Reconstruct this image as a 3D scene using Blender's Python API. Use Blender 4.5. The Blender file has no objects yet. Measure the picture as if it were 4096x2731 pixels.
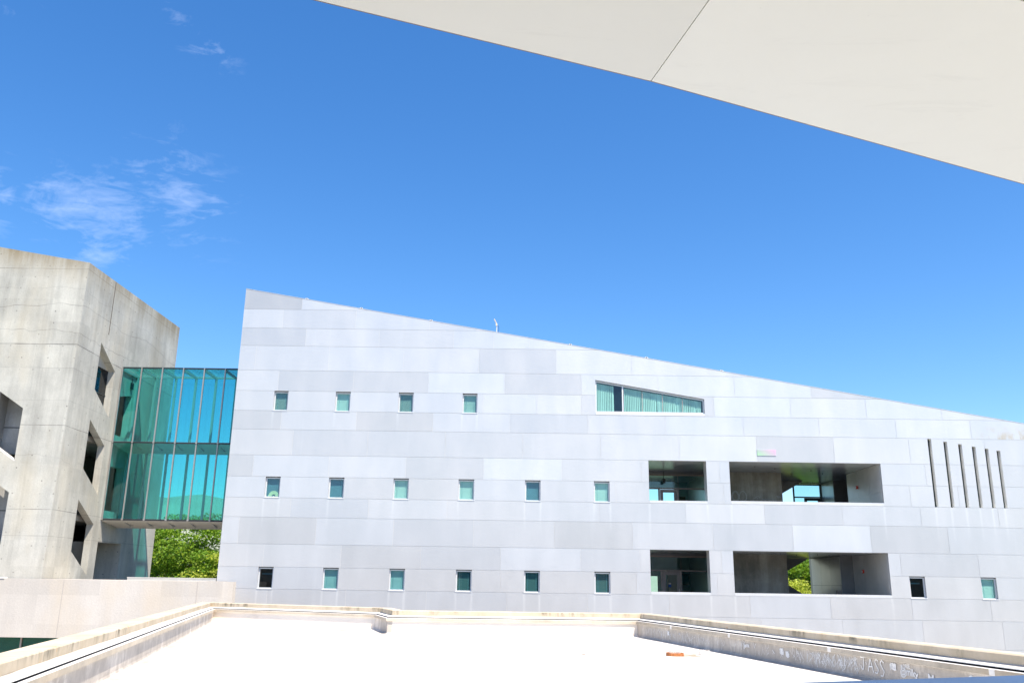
import bpy, math, random
from mathutils import Vector, Matrix
from mathutils.geometry import tessellate_polygon

# ------------------------------------------------------------------ camera, sky, sun, exposure
scn = bpy.context.scene
Z0 = 9.5                                   # eye height; all builders below work in eye-level coordinates
cam_d = bpy.data.cameras.new('camera')
cam = bpy.data.objects.new('camera', cam_d)
scn.collection.objects.link(cam)
scn.camera = cam
cam_d.sensor_width = 36.0
cam_d.lens = 3477.0 / 4096.0 * 36.0
cam_d.clip_start = 0.05
cam_d.clip_end = 5000
_p, _r, _yw = 0.27077, 0.014928, -0.00548
_F = Vector((0, math.cos(_p), math.sin(_p))); _U = Vector((0, -math.sin(_p), math.cos(_p))); _R = Vector((1, 0, 0))
_c, _s = math.cos(_r), math.sin(_r)
_X = _R * _c + _U * _s                     # image-right axis, camera rolled a little anticlockwise
_Y = -_R * _s + _U * _c
_rot = Matrix((_X, _Y, -_F)).transposed()
cam.matrix_world = Matrix.Translation((0, 0, Z0)) @ (Matrix.Rotation(-_yw, 4, 'Z') @ _rot.to_4x4())

SUN_EL, SUN_AZ = math.radians(61), math.radians(180 - 37)
sun_dir = Vector((math.sin(SUN_AZ) * math.cos(SUN_EL), math.cos(SUN_AZ) * math.cos(SUN_EL), math.sin(SUN_EL)))
sl = bpy.data.lights.new('sun', 'SUN'); sl.energy = 4.8; sl.angle = math.radians(0.53); sl.color = (1.0, 0.925, 0.82)
so = bpy.data.objects.new('sun', sl); scn.collection.objects.link(so)
so.rotation_euler = sun_dir.to_track_quat('Z', 'Y').to_euler()
so.location = (0, -20, 60)

world = bpy.data.worlds.new('World'); scn.world = world; world.use_nodes = True
wn, wl = world.node_tree.nodes, world.node_tree.links
wn.clear()
wout = wn.new('ShaderNodeOutputWorld'); bg = wn.new('ShaderNodeBackground'); bg.inputs[1].default_value = 0.130
sky = wn.new('ShaderNodeTexSky'); sky.sky_type = 'NISHITA'; sky.sun_disc = False
sky.sun_elevation = SUN_EL; sky.sun_rotation = SUN_AZ
sky.altitude = 100; sky.air_density = 1.0; sky.dust_density = 0.7; sky.ozone_density = 3.0
hs = wn.new('ShaderNodeHueSaturation'); hs.inputs['Saturation'].default_value = 1.31; hs.inputs['Value'].default_value = 1.0
hs.inputs['Hue'].default_value = 0.504
wl.new(sky.outputs[0], hs.inputs['Color'])
# thin cirrus, placed by direction
tc = wn.new('ShaderNodeTexCoord')
def wmath(op, a, b=None, c=None, clamp=False):
    n = wn.new('ShaderNodeMath'); n.operation = op; n.use_clamp = clamp
    for i, v in enumerate((a, b, c)):
        if v is None: continue
        if isinstance(v, (int, float)): n.inputs[i].default_value = v
        else: wl.new(v, n.inputs[i])
    return n.outputs[0]
def wispy(scale, rotz, stretch, detail=9, dist=0.9, rough=0.62):
    mp = wn.new('ShaderNodeMapping'); mp.inputs['Rotation'].default_value = rotz; mp.inputs['Scale'].default_value = stretch
    wl.new(tc.outputs['Generated'], mp.inputs['Vector'])
    nz = wn.new('ShaderNodeTexNoise'); nz.inputs['Scale'].default_value = scale; nz.inputs['Detail'].default_value = detail
    nz.inputs['Roughness'].default_value = rough; nz.inputs['Distortion'].default_value = dist
    wl.new(mp.outputs[0], nz.inputs['Vector']); return nz.outputs['Fac']
n1 = wispy(9, (0, 0.5, 0.3), (1.0, 1.0, 2.6), dist=1.6, rough=0.68)
n2 = wispy(26, (0.2, 0.8, 0.3), (1.0, 1.0, 3.2), dist=1.2, rough=0.6)
nn = wmath('ADD', wmath('MULTIPLY', n1, 0.65), wmath('MULTIPLY', n2, 0.35))
acc = None
# direction, angular half-size (horizontal, vertical), tilt, strength
for d, sx_, sz_, ti, st in [((-0.450, 0.812, 0.362), .040, .026, 0.25, 1.12), ((-0.424, 0.830, 0.360), .034, .036, 0.5, 1.0), ((-0.360, 0.846, 0.392), .034, .046, 0.8, .95),
                        ((-0.512, 0.780, 0.356), .018, .03, 0.3, .85), ((-0.322, 0.784, 0.529), .024, .014, -.4, .85), ((-0.345, 0.76, 0.55), .045, .016, -.7, .6),
                        ((-0.434, 0.842, 0.319), .026, .010, 0.2, .9), ((-0.486, 0.702, 0.524), .03, .02, 0.3, .42), ((-0.452, 0.802, 0.39), .02, .02, 0, .5)]:
    D = Vector(d).normalized(); A = D.cross(Vector((0, 0, 1))).normalized(); B = A.cross(D).normalized()
    A2 = A * math.cos(ti) + B * math.sin(ti); B2 = B * math.cos(ti) - A * math.sin(ti)
    def dot(v):
        n = wn.new('ShaderNodeVectorMath'); n.operation = 'DOT_PRODUCT'; n.inputs[1].default_value = v
        wl.new(tc.outputs['Generated'], n.inputs[0]); return n.outputs['Value']
    a = wmath('DIVIDE', dot(A2), sx_); b = wmath('DIVIDE', dot(B2), sz_)
    r2 = wmath('ADD', wmath('MULTIPLY', a, a), wmath('MULTIPLY', b, b))
    g = wmath('MULTIPLY', wmath('EXPONENT', wmath('MULTIPLY', r2, -0.55)), st)
    g = wmath('MULTIPLY', g, wmath('GREATER_THAN', dot(D), 0.5))
    acc = g if acc is None else wmath('MAXIMUM', acc, g)
cl = wmath('MULTIPLY', wmath('SUBTRACT', wmath('ADD', nn, wmath('MULTIPLY', acc, 0.21)), 0.615), 3.0, clamp=True)
cl = wmath('MULTIPLY', wmath('MULTIPLY', cl, wmath('MINIMUM', wmath('MULTIPLY', acc, 1.6), 1.0)), 0.46)
mixc = wn.new('ShaderNodeMixRGB'); mixc.inputs[2].default_value = (4.3, 4.9, 6.4, 1)
wl.new(cl, mixc.inputs[0]); wl.new(hs.outputs[0], mixc.inputs[1])
wl.new(mixc.outputs[0], bg.inputs[0]); wl.new(bg.outputs[0], wout.inputs[0])

scn.view_settings.view_transform = 'Standard'; scn.view_settings.look = 'None'
scn.view_settings.exposure = 0.86; scn.view_settings.gamma = 1.0
scn.render.engine = 'CYCLES'
scn.cycles.max_bounces = 10; scn.cycles.transparent_max_bounces = 16; scn.cycles.diffuse_bounces = 5
scn.cycles.caustics_reflective = False; scn.cycles.caustics_refractive = False

random.seed(11)
COL = scn.collection

# ------------------------------------------------------------------ materials
def new_mat(name):
    m = bpy.data.materials.new(name); m.use_nodes = True
    return m, m.node_tree.nodes, m.node_tree.links, m.node_tree.nodes['Principled BSDF']

def N(nt, typ, **kw):
    n = nt.new(typ)
    for k, v in kw.items(): setattr(n, k, v)
    return n

class G:
    """small helper round one node tree"""
    def __init__(s, name):
        s.m, s.n, s.l, s.b = new_mat(name)
        s.tc = s.n.new('ShaderNodeTexCoord'); s.geo = s.n.new('ShaderNodeNewGeometry')
        s.pos = s.geo.outputs['Position']
        sx = s.n.new('ShaderNodeSeparateXYZ'); s.l.new(s.pos, sx.inputs[0]); s.x, s.y, s.z = sx.outputs
    def math(s, op, a, b=None, c=None, clamp=False):
        n = s.n.new('ShaderNodeMath'); n.operation = op; n.use_clamp = clamp
        for i, v in enumerate((a, b, c)):
            if v is None: continue
            if isinstance(v, (int, float)): n.inputs[i].default_value = v
            else: s.l.new(v, n.inputs[i])
        return n.outputs[0]
    def noise(s, scale, stretch=(1, 1, 1), detail=5, rough=.55, dist=0, vec=None):
        mp = s.n.new('ShaderNodeMapping'); mp.inputs['Scale'].default_value = stretch
        s.l.new(vec or s.pos, mp.inputs['Vector'])
        t = s.n.new('ShaderNodeTexNoise'); t.inputs['Scale'].default_value = scale; t.inputs['Detail'].default_value = detail
        t.inputs['Roughness'].default_value = rough; t.inputs['Distortion'].default_value = dist
        s.l.new(mp.outputs[0], t.inputs['Vector']); return t.outputs['Fac']
    def ramp(s, fac, a, b, lo=0.0, hi=1.0):
        n = s.n.new('ShaderNodeMapRange'); n.inputs['From Min'].default_value = a; n.inputs['From Max'].default_value = b
        n.inputs['To Min'].default_value = lo; n.inputs['To Max'].default_value = hi
        s.l.new(fac, n.inputs['Value']); return n.outputs[0]
    def mix(s, f, a, b, mode='MIX'):
        n = s.n.new('ShaderNodeMixRGB'); n.blend_type = mode
        for i, v in enumerate((f, a, b)):
            if isinstance(v, (int, float)): n.inputs[i].default_value = v
            elif isinstance(v, tuple): n.inputs[i].default_value = (*v, 1) if len(v) == 3 else v
            else: s.l.new(v, n.inputs[i])
        return n.outputs[0]
    def base(s, c):
        if isinstance(c, tuple): s.b.inputs['Base Color'].default_value = (*c, 1)
        else: s.l.new(c, s.b.inputs['Base Color'])
        return s
    def set(s, rough=.6, metal=0, spec=.5):
        s.b.inputs['Roughness'].default_value = rough; s.b.inputs['Metallic'].default_value = metal
        s.b.inputs['Specular IOR Level'].default_value = spec; return s
    def bump(s, h, strength=.3, dist=.02):
        n = s.n.new('ShaderNodeBump'); n.inputs['Strength'].default_value = strength; n.inputs['Distance'].default_value = dist
        s.l.new(h, n.inputs['Height']); s.l.new(n.outputs[0], s.b.inputs['Normal']); return s

def simple(name, col, rough=.6, metal=0, spec=.5, var=.08, scale=3, stretch=(1, 1, 1)):
    g = G(name); n = g.noise(scale, stretch)
    f = g.ramp(n, .3, .7, 1 - var, 1 + var)
    cc = g.n.new('ShaderNodeCombineXYZ')
    for i in range(3): g.l.new(f, cc.inputs[i])
    g.base(g.mix(1.0, col, cc.outputs[0], 'MULTIPLY')).set(rough, metal, spec)
    return g.m

def line_at(g, coord, val, w, soft=.6):
    """1 on a thin line where coord is val"""
    d = g.math('ABSOLUTE', g.math('SUBTRACT', coord, val))
    return g.math('SUBTRACT', 1.0, g.ramp(d, w * soft, w), clamp=True)

def mat_panel(name, a=.57):
    g = G(name)
    at = g.n.new('ShaderNodeAttribute'); at.attribute_name = 'tone'
    n = g.noise(1.1, (1, 1, .35), detail=4); fine = g.noise(60, (.25, 1, 1), detail=2)
    st = g.noise(2.6, (1, 1, .06), detail=4, rough=.7)          # vertical wash marks
    st2 = g.noise(9, (1, 1, .05), detail=3, rough=.7)
    col = g.mix(1.0, at.outputs['Color'], (a * 1.02, a * 1.01, a * 1.0), 'MULTIPLY')
    f = g.math('MULTIPLY', g.ramp(n, .3, .7, .965, 1.03), g.ramp(fine, .35, .65, .985, 1.015))
    f = g.math('MULTIPLY', f, g.ramp(st, .60, .75, 1.0, 1.035))
    f = g.math('MULTIPLY', f, g.ramp(st2, .62, .78, 1.0, .975))
    cc = g.n.new('ShaderNodeCombineXYZ')
    for i in range(3): g.l.new(f, cc.inputs[i])
    col = g.mix(1.0, col, cc.outputs[0], 'MULTIPLY')
    # lime wash runs below the sills
    run = None
    for xs, zt, zb in ([( [-11.93, -11.23, -8.9, -8.17, -5.8, -5.07, -2.69, -1.94, .51, 1.22, 3.77, 4.52, 6.4, 9.18, 10.3, 17.55], Z0 - .44, Z0 - 2.2),
                        ([20.05, 20.8, 21.5, 22.15, 22.75, 23.33, 10.33, 9.2, 17.6, 6.44], Z0 + 3.74, Z0 + 2.1),
                        ([-11.97, -11.25, -8.9, -5.8, -2.69, .5, 1.25, 3.8, 4.57], Z0 + 3.74, Z0 + 2.3), ([-11.9, -8.88, -5.77, -2.62, -1.9], Z0 + 7.95, Z0 + 6.9)]):
        wob = g.math('MULTIPLY', g.math('SUBTRACT', g.noise(3, (1, 1, .3)), .5), .06)
        xx = g.math('ADD', g.x, wob); rr = None
        for xv in xs:
            l_ = line_at(g, xx, xv, .085, .1); rr = l_ if rr is None else g.math('MAXIMUM', rr, l_)
        band = g.math('MULTIPLY', g.ramp(g.z, zb, zt, 0, 1), g.math('LESS_THAN', g.z, zt))
        rr = g.math('MULTIPLY', g.math('MULTIPLY', rr, g.math('MINIMUM', band, 1.0)), g.ramp(st2, .35, .6, .2, 1))
        run = rr if run is None else g.math('MAXIMUM', run, rr)
    col = g.mix(g.math('MULTIPLY', g.math('MAXIMUM', run, 0.0), .38), col, (.86, .84, .80))
    # lichen stain on the panel at the far right end of the roof line
    sn = g.noise(2.4, (1, 1, .45), detail=8, rough=.75)
    sm = g.math('MULTIPLY', g.math('MULTIPLY', g.ramp(g.x, 22.3, 23.2, 0, 1), g.math('GREATER_THAN', g.z, Z0 + 7.06)), g.ramp(g.z, Z0 + 7.1, Z0 + 7.75, 1, 0))
    sm = g.math('MULTIPLY', g.math('MAXIMUM', sm, 0), g.ramp(sn, .46, .58, 0, 1), clamp=True)
    col = g.mix(g.math('MULTIPLY', sm, .6), col, (.50, .38, .22))
    g.base(col).set(.38, .38, .5)
    g.l.new(g.ramp(n, .3, .7, .32, .42), g.b.inputs['Roughness'])
    g.bump(g.noise(.55, (1, 1, 1), detail=2), .12, .05)
    return g.m

def mat_concrete(name, col=(.44, .42, .37), joints=(), wavy=(), ties=True, blot=.25, streak=.2, top=None, rough=.85):
    g = G(name)
    n = g.noise(.45, detail=6); n2 = g.noise(2.2, (1, 1, .5), detail=7, rough=.65); n3 = g.noise(14, detail=5, rough=.7)
    st = g.noise(1.5, (1, 1, .05), detail=6, rough=.7)
    f = g.math('MULTIPLY', g.ramp(n, .3, .7, 1 - blot, 1 + blot * .7), g.ramp(n2, .3, .7, 1 - blot * .5, 1 + blot * .45))
    f = g.math('MULTIPLY', f, g.ramp(n3, .3, .7, .93, 1.07))
    f = g.math('MULTIPLY', f, g.ramp(st, .45, .75, 1.0, 1 - streak))
    # board marks: each board lift a slightly different tone
    lift = g.math('FLOOR', g.math('DIVIDE', g.math('SUBTRACT', g.z, Z0 + .4), 1.11))
    pn = g.n.new('ShaderNodeTexWhiteNoise'); pn.noise_dimensions = '2D'
    cv = g.n.new('ShaderNodeCombineXYZ'); g.l.new(lift, cv.inputs[0])
    hx = g.math('FLOOR', g.math('DIVIDE', g.math('ADD', g.x, g.y), 2.44)); g.l.new(hx, cv.inputs[1]); g.l.new(cv.outputs[0], pn.inputs['Vector'])
    f = g.math('MULTIPLY', f, g.ramp(pn.outputs['Value'], 0, 1, .94, 1.06))
    cc = g.n.new('ShaderNodeCombineXYZ')
    for i in range(3): g.l.new(f, cc.inputs[i])
    c = g.mix(1.0, col, cc.outputs[0], 'MULTIPLY')
    # warm / cool drift
    c = g.mix(g.ramp(g.noise(.8, (1, 1, .4), detail=3), .45, .7, 0, .35), c, (col[0] * 1.05, col[1] * .93, col[2] * .74))
    dk = None
    for zj, w, amt in joints:
        wob = g.math('MULTIPLY', g.math('SUBTRACT', g.noise(.8), .5), .05)
        l_ = g.math('MULTIPLY', line_at(g, g.math('ADD', g.z, wob), Z0 + zj, w, .3), amt)
        dk = l_ if dk is None else g.math('MAXIMUM', dk, l_)
    for zj, amp, w, amt in wavy:
        wob = g.math('MULTIPLY', g.math('SUBTRACT', g.noise(.35 + .07 * (zj % 3), (1, 1, .0), detail=2), .5), amp)
        l_ = g.math('MULTIPLY', line_at(g, g.math('ADD', g.z, wob), Z0 + zj, w, .2), amt)
        dk = l_ if dk is None else g.math('MAXIMUM', dk, l_)
    if ties:
        hsum = g.math('ADD', g.x, g.y)
        a = g.math('SUBTRACT', g.math('FRACT', g.math('DIVIDE', g.math('ADD', hsum, .1), .61)), .5)
        b = g.math('SUBTRACT', g.math('FRACT', g.math('DIVIDE', g.math('ADD', g.z, .25), .565)), .5)
        dd = g.math('SQRT', g.math('ADD', g.math('MULTIPLY', a, a), g.math('MULTIPLY', b, b)))
        t_ = g.math('MULTIPLY', g.math('SUBTRACT', 1.0, g.ramp(dd, .035, .075), clamp=True), g.ramp(g.noise(1.7), .45, .6, 0, .75))
        dk = t_ if dk is None else g.math('MAXIMUM', dk, t_)
    if dk is not None:
        dk = g.math('MULTIPLY', dk, g.ramp(g.noise(1.3, detail=3), .3, .6, .25, 1), clamp=True)
        c = g.mix(dk, c, (.10, .095, .09))
    if top:                                                     # weathering that hangs from the coping: (intercept, slope x, depth)
        z_top = g.math('ADD', g.math('MULTIPLY', g.x, top[1]), Z0 + top[0])
        z_top = g.math('MINIMUM', z_top, Z0 + top[3]) if len(top) > 3 and top[1] > 0 else (g.math('MAXIMUM', z_top, Z0 + top[3]) if len(top) > 3 else z_top)
        dist = g.math('SUBTRACT', z_top, g.z)
        m_ = g.math('MULTIPLY', g.ramp(dist, 0, top[2], 1, 0), g.ramp(g.noise(1.2, (1, 1, .12), detail=6, rough=.7), .35, .62, .25, 1), clamp=True)
        c = g.mix(g.math('MULTIPLY', m_, .92), c, (.24, .19, .115))
    g.base(c).set(rough, 0, .3)
    g.bump(g.math('ADD', n3, g.math('MULTIPLY', n2, .7)), .35, .02)
    return g.m

def mat_glass(name, tint, ior=1.5, gloss_rough=0.0, refl=1.0):
    m = bpy.data.materials.new(name); m.use_nodes = True; n, l = m.node_tree.nodes, m.node_tree.links; n.clear()
    o = n.new('ShaderNodeOutputMaterial'); t = n.new('ShaderNodeBsdfTransparent'); t.inputs[0].default_value = (*tint, 1)
    gl = n.new('ShaderNodeBsdfGlossy'); gl.inputs['Roughness'].default_value = gloss_rough; gl.inputs['Color'].default_value = (.95, 1, 1, 1)
    lw = n.new('ShaderNodeLayerWeight'); lw.inputs['Blend'].default_value = .5           # Schlick, the same from both sides of the pane
    pw = n.new('ShaderNodeMath'); pw.operation = 'POWER'; pw.inputs[1].default_value = 5.0; l.new(lw.outputs['Facing'], pw.inputs[0])
    mu = n.new('ShaderNodeMath'); mu.operation = 'MULTIPLY_ADD'; mu.inputs[1].default_value = .95 * refl; mu.inputs[2].default_value = .045 * refl; mu.use_clamp = True
    l.new(pw.outputs[0], mu.inputs[0])
    mx = n.new('ShaderNodeMixShader'); l.new(mu.outputs[0], mx.inputs[0]); l.new(t.outputs[0], mx.inputs[1]); l.new(gl.outputs[0], mx.inputs[2])
    l.new(mx.outputs[0], o.inputs[0]); return m

M = {}
M['panel'] = mat_panel('metal_cladding')
M['joint'] = simple('joint_backing', (.74, .71, .66), .7)
M['sill_metal'] = simple('sill_metal', (.60, .60, .60), .4, .2, var=.04)
M['frame_white'] = simple('white_frame', (.62, .63, .64), .4, .1, var=.04)
M['blind'] = simple('blind_slat', (.88, .88, .84), .6, var=.05)
M['blind_mid'] = simple('blind_slat_blue_grey', (.30, .50, .66), .6, var=.06)
M['blind_mid2'] = simple('blind_slat_grey', (.50, .62, .66), .6, var=.05)
M['blind_dark'] = simple('blind_slat_dark', (.10, .17, .19), .6, var=.06)
M['win_glass'] = mat_glass('window_glass', (.55, .78, .74), 1.5, .0, 1.4)
M['dark_glass'] = mat_glass('dark_window_glass', (.28, .46, .48), 1.5, .0, 1.1)
M['bridge_glass'] = mat_glass('teal_glass', (.54, .865, .855), 1.45, .0, .9)
M['interior_glass'] = mat_glass('partition_glass', (.78, .93, .91), 1.5, .0, 1.0)
M['bronze'] = simple('bronze_frame', (.40, .33, .30), .45, .2)
M['dark_frame'] = simple('dark_frame', (.035, .04, .045), .4, .3)
M['grey_frame'] = simple('grey_steel', (.36, .345, .32), .35, .5, var=.06)
M['grey_steel_pale'] = simple('pale_steel', (.50, .49, .46), .45, .2, var=.06)
M['loggia_metal'] = simple('loggia_panel', (.62, .61, .59), .3, .25, var=.08, scale=1.2)
M['loggia_ceiling'] = simple('loggia_ceiling', (.48, .51, .54), .18, .3, var=.06, scale=1.2)
M['loggia_dark'] = simple('loggia_dark_panel', (.22, .225, .235), .3, .3, var=.08)
M['room'] = simple('room_paint', (.55, .70, .64), .8)
M['room_white'] = simple('room_white_paint', (.70, .74, .70), .8)
M['room_floor'] = simple('room_floor', (.40, .41, .42), .7)
M['wood'] = simple('door_wood', (.22, .14, .07), .5, var=.2, stretch=(1, 1, .1))
M['red'] = simple('red_plastic', (.55, .05, .03), .4)
M['white_plastic'] = simple('white_plastic', (.78, .78, .75), .4)
M['black'] = simple('black_metal', (.02, .02, .022), .5)
M['screen'] = simple('screen', (.02, .10, .11), .15)
M['tower'] = mat_concrete('tower_concrete', (.50, .485, .43), joints=((10.40, .03, .8), (9.27, .016, .35), (6.60, .024, .65), (2.84, .024, .65), (1.70, .018, .5), (14.12, .02, .6), (7.75, .014, .3), (-.3, .02, .4)),
                          wavy=((12.35, .9, .022, .55), (11.05, 1.1, .022, .5), (5.2, 1.3, .018, .3), (13.1, .7, .016, .3)), top=(14.45 - 20.45 * .1667, -.1667, 1.3, 14.45), blot=.19, streak=.30)
M['stair_concrete'] = mat_concrete('stair_wall_concrete', (.30, .28, .24), ties=False, blot=.5, streak=.45, joints=((5.0, .01, .1),))
M['stucco'] = mat_concrete('cream_stucco', (.545, .50, .445), ties=False, blot=.055, streak=.07, rough=.9)
M['parapet'] = mat_concrete('parapet_concrete', (.58, .50, .39), ties=False, blot=.22, streak=.25, rough=.9)
M['canopy'] = None

def mat_cap():
    g = G('stained_coping')
    n = g.noise(2.2, detail=7, rough=.65); st = g.noise(5, (1, 1, .22), detail=6, rough=.7); big = g.noise(.7, (1, 1, 1), detail=3)
    c = g.mix(g.ramp(n, .35, .65), (.60, .51, .385), (.48, .40, .28))
    mold = g.math('MULTIPLY', g.ramp(st, .48, .62, 0, 1), g.ramp(big, .45, .62, 0, 1), clamp=True)
    near = g.ramp(g.z, Z0 - .82, Z0 - .70, .1, 1)
    onface = g.math('LESS_THAN', g.z, Z0 - .683)
    mold = g.math('MULTIPLY', g.math('MULTIPLY', mold, near), onface, clamp=True)
    c = g.mix(g.math('MULTIPLY', mold, .9), c, (.10, .095, .07))
    rust = g.math('MULTIPLY', g.ramp(g.noise(3.3, detail=6, rough=.7), .62, .70, 0, 1), .5, clamp=True)
    c = g.mix(rust, c, (.55, .28, .07))
    g.base(c).set(.9, 0, .2).bump(n, .4, .01); return g.m
M['cap'] = mat_cap()

def mat_membrane():
    g = G('parapet_membrane')
    n = g.noise(1.3, (1, 1, 1.4), detail=8, rough=.7, dist=.6); drip = g.noise(7, (1, 1, .18), detail=5, rough=.7); big = g.noise(.35, (1, 1, .3), detail=3)
    
    f = g.math('ADD', g.math('MULTIPLY', n, .6), g.math('MULTIPLY', drip, .4))
    f = g.math('ADD', f, g.math('MULTIPLY', g.math('SUBTRACT', big, .5), .5))
    m = g.ramp(f, .50, .66, 0, 1)
    # stain grey with shade painted in, only on the two side walls and the return of the jog
    side = g.math('MAXIMUM', g.math('GREATER_THAN', g.x, 3.05), g.math('MULTIPLY', g.math('LESS_THAN', g.x, -2.9), g.math('LESS_THAN', g.math('ADD', g.y, g.math('MULTIPLY', g.x, 0.5)), 22.0)))
    side = g.math('MAXIMUM', side, g.math('MULTIPLY', g.math('MULTIPLY', g.math('GREATER_THAN', g.x, -3.72), g.math('LESS_THAN', g.x, -2.9)), g.math('GREATER_THAN', g.y, 22.12)))
    grey = g.mix(g.ramp(g.noise(3, detail=6, rough=.7), .35, .65), (.53, .475, .41), (.40, .355, .305))
    white = g.mix(g.ramp(n, .3, .7), (.82, .75, .66), (.72, .66, .58))
    m2 = g.math('MAXIMUM', m, g.math('SUBTRACT', 1.0, side))
    m2 = g.math('MINIMUM', m2, g.ramp(g.noise(.9, (1, 1, 1), detail=4), .25, .34, .75, 1))
    g.base(g.mix(g.math('MULTIPLY', m2, 1.0, clamp=True), grey, white)).set(.7, 0, .3).bump(n, .5, .02); return g.m
M['membrane'] = mat_membrane()

def mat_deck():
    g = G('white_roof_coating')
    n = g.noise(1.6, (1, 2.5, 1), detail=7, rough=.65); n2 = g.noise(6, (1, 3, 1), detail=5)
    c = g.mix(g.ramp(n, .35, .7), (.74, .72, .68), (.62, .60, .565))
    def blot(cx, cy, rx, ry, col, amt, c):
        dx = g.math('DIVIDE', g.math('SUBTRACT', g.x, cx), rx); dy = g.math('DIVIDE', g.math('SUBTRACT', g.y, cy), ry)
        r = g.math('SQRT', g.math('ADD', g.math('MULTIPLY', dx, dx), g.math('MULTIPLY', dy, dy)))
        r = g.math('ADD', r, g.math('MULTIPLY', g.math('SUBTRACT', g.noise(5, detail=5), .5), 1.4))
        return g.mix(g.math('MULTIPLY', g.ramp(r, .35, 1.1, amt, 0), 1, clamp=True), c, col)
    c = blot(3.28, 16.65, .42, .55, (.30, .23, .13), .85, c)
    c = blot(3.0, 17.3, .36, .55, (.42, .30, .17), .55, c)
    c = blot(-4.35, 23.15, .75, .28, (.50, .27, .09), .85, c)
    c = blot(3.3, 15.7, .7, .5, (.52, .40, .28), .25, c)
    seam = None
    for k in range(-6, 8):
        l_ = line_at(g, g.math('ADD', g.x, g.math('MULTIPLY', g.y, .23)), k * 1.9 + .4, .03, .2); seam = l_ if seam is None else g.math('MAXIMUM', seam, l_)
    c = g.mix(g.math('MULTIPLY', seam, .6), c, (.34, .31, .26))
    g.base(c).set(.6, 0, .3).bump(n2, .3, .01); return g.m
M['deck'] = mat_deck()
M['flashing'] = simple('white_flashing', (.84, .80, .74), .45, .1, var=.05)
M['sealant'] = simple('grey_sealant', (.56, .50, .43), .7, var=.15)
M['slot'] = simple('shadow_slot', (.015, .012, .012), .9)

def mat_canopy():
    g = G('canopy_soffit')
    at = g.n.new('ShaderNodeAttribute'); at.attribute_name = 'tone'
    n = g.noise(.9, detail=5, rough=.6, dist=.5); sm = g.noise(2.5, (.5, 2.2, 1), detail=6, rough=.7, dist=.7); sp = g.noise(40, detail=2)
    f = g.math('MULTIPLY', g.ramp(n, .3, .7, .985, 1.02), g.ramp(sm, .58, .72, 1.0, .955))
    f = g.math('MULTIPLY', f, g.ramp(sp, .74, .80, 1.0, .9))
    cc = g.n.new('ShaderNodeCombineXYZ')
    for i in range(3): g.l.new(f, cc.inputs[i])
    c = g.mix(1.0, g.mix(1.0, at.outputs['Color'], (.80, .81, .745), 'MULTIPLY'), cc.outputs[0], 'MULTIPLY')
    g.base(c).set(.42, 0, .35); return g.m
M['canopy'] = mat_canopy()
M['rail_blue'] = simple('blue_rail_paint', (.045, .085, .17), .5, .1, var=.12, scale=2)
M['grass'] = simple('grass_ground', (.10, .115, .06), .95, var=.4, scale=.4)
M['hill'] = simple('hazed_hill_scrub', (.27, .29, .22), .95, var=.15, scale=.03)  # paler than the scrub itself: distance haze put into the colour
M['paving'] = simple('paving', (.50, .47, .42), .9, var=.12, scale=.6)
M['bark'] = simple('bark', (.10, .075, .05), .9, var=.25, scale=8)
M['rust'] = simple('rusty_iron', (.36, .13, .04), .8, var=.3, scale=20)
M['cage'] = simple('galvanised_cage', (.68, .64, .58), .6, .1, var=.2, scale=30)
M['pale_yellow'] = simple('aged_plastic', (.75, .62, .40), .6)
M['cable'] = simple('blue_cable', (.03, .05, .16), .6)
M['fan_paper'] = simple('fan_paper', (.80, .80, .55), .8, var=.2, scale=14)
M['corrugated'] = simple('corrugated_deck', (.55, .52, .46), .5, .1, var=.06)
M['chalk'] = simple('chalk_scrawl', (.80, .79, .77), .9, var=.1)
M['chalk_dim'] = simple('faint_chalk', (.50, .50, .50), .9, var=.2)

def mat_leaf(name, c1, c2, c3):
    g = G(name)
    at = g.n.new('ShaderNodeAttribute'); at.attribute_name = 'tone'
    s2 = g.n.new('ShaderNodeSeparateColor'); g.l.new(at.outputs['Color'], s2.inputs[0])
    c = g.mix(s2.outputs[0], c1, c2); c = g.mix(g.math('MULTIPLY', s2.outputs[1], .8), c, c3)
    g.base(c).set(.55, 0, .35)
    tr = g.n.new('ShaderNodeBsdfTranslucent'); g.l.new(c, tr.inputs[0])
    mx = g.n.new('ShaderNodeMixShader'); mx.inputs[0].default_value = .38
    out = g.n['Material Output']; g.l.new(g.b.outputs[0], mx.inputs[1]); g.l.new(tr.outputs[0], mx.inputs[2]); g.l.new(mx.outputs[0], out.inputs[0])
    return g.m
M['leaf'] = mat_leaf('green_leaves', (.09, .20, .02), (.22, .38, .025), (.36, .44, .03))
M['leaf_yellow'] = mat_leaf('yellow_green_leaves', (.24, .32, .03), (.50, .56, .05), (.58, .60, .14))
M['leaf_dark'] = mat_leaf('dark_green_leaves', (.035, .07, .02), (.08, .13, .025), (.16, .2, .05))

def mat_irid():
    g = G('prismatic_louvre')
    fx = g.ramp(g.x, 11.71, 12.62); fz = g.ramp(g.z, Z0 + 6.11, Z0 + 6.41)
    a = g.mix(fx, (.45, .80, .45), (.72, .58, .70)); b = g.mix(fx, (.55, .62, .60), (.85, .50, .68))
    g.base(g.mix(g.math('ADD', fz, g.math('MULTIPLY', g.math('SINE', g.math('MULTIPLY', g.z, 90)), .12)), a, b)).set(.3, .1, .5); return g.m
M['irid'] = mat_irid()

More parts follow.
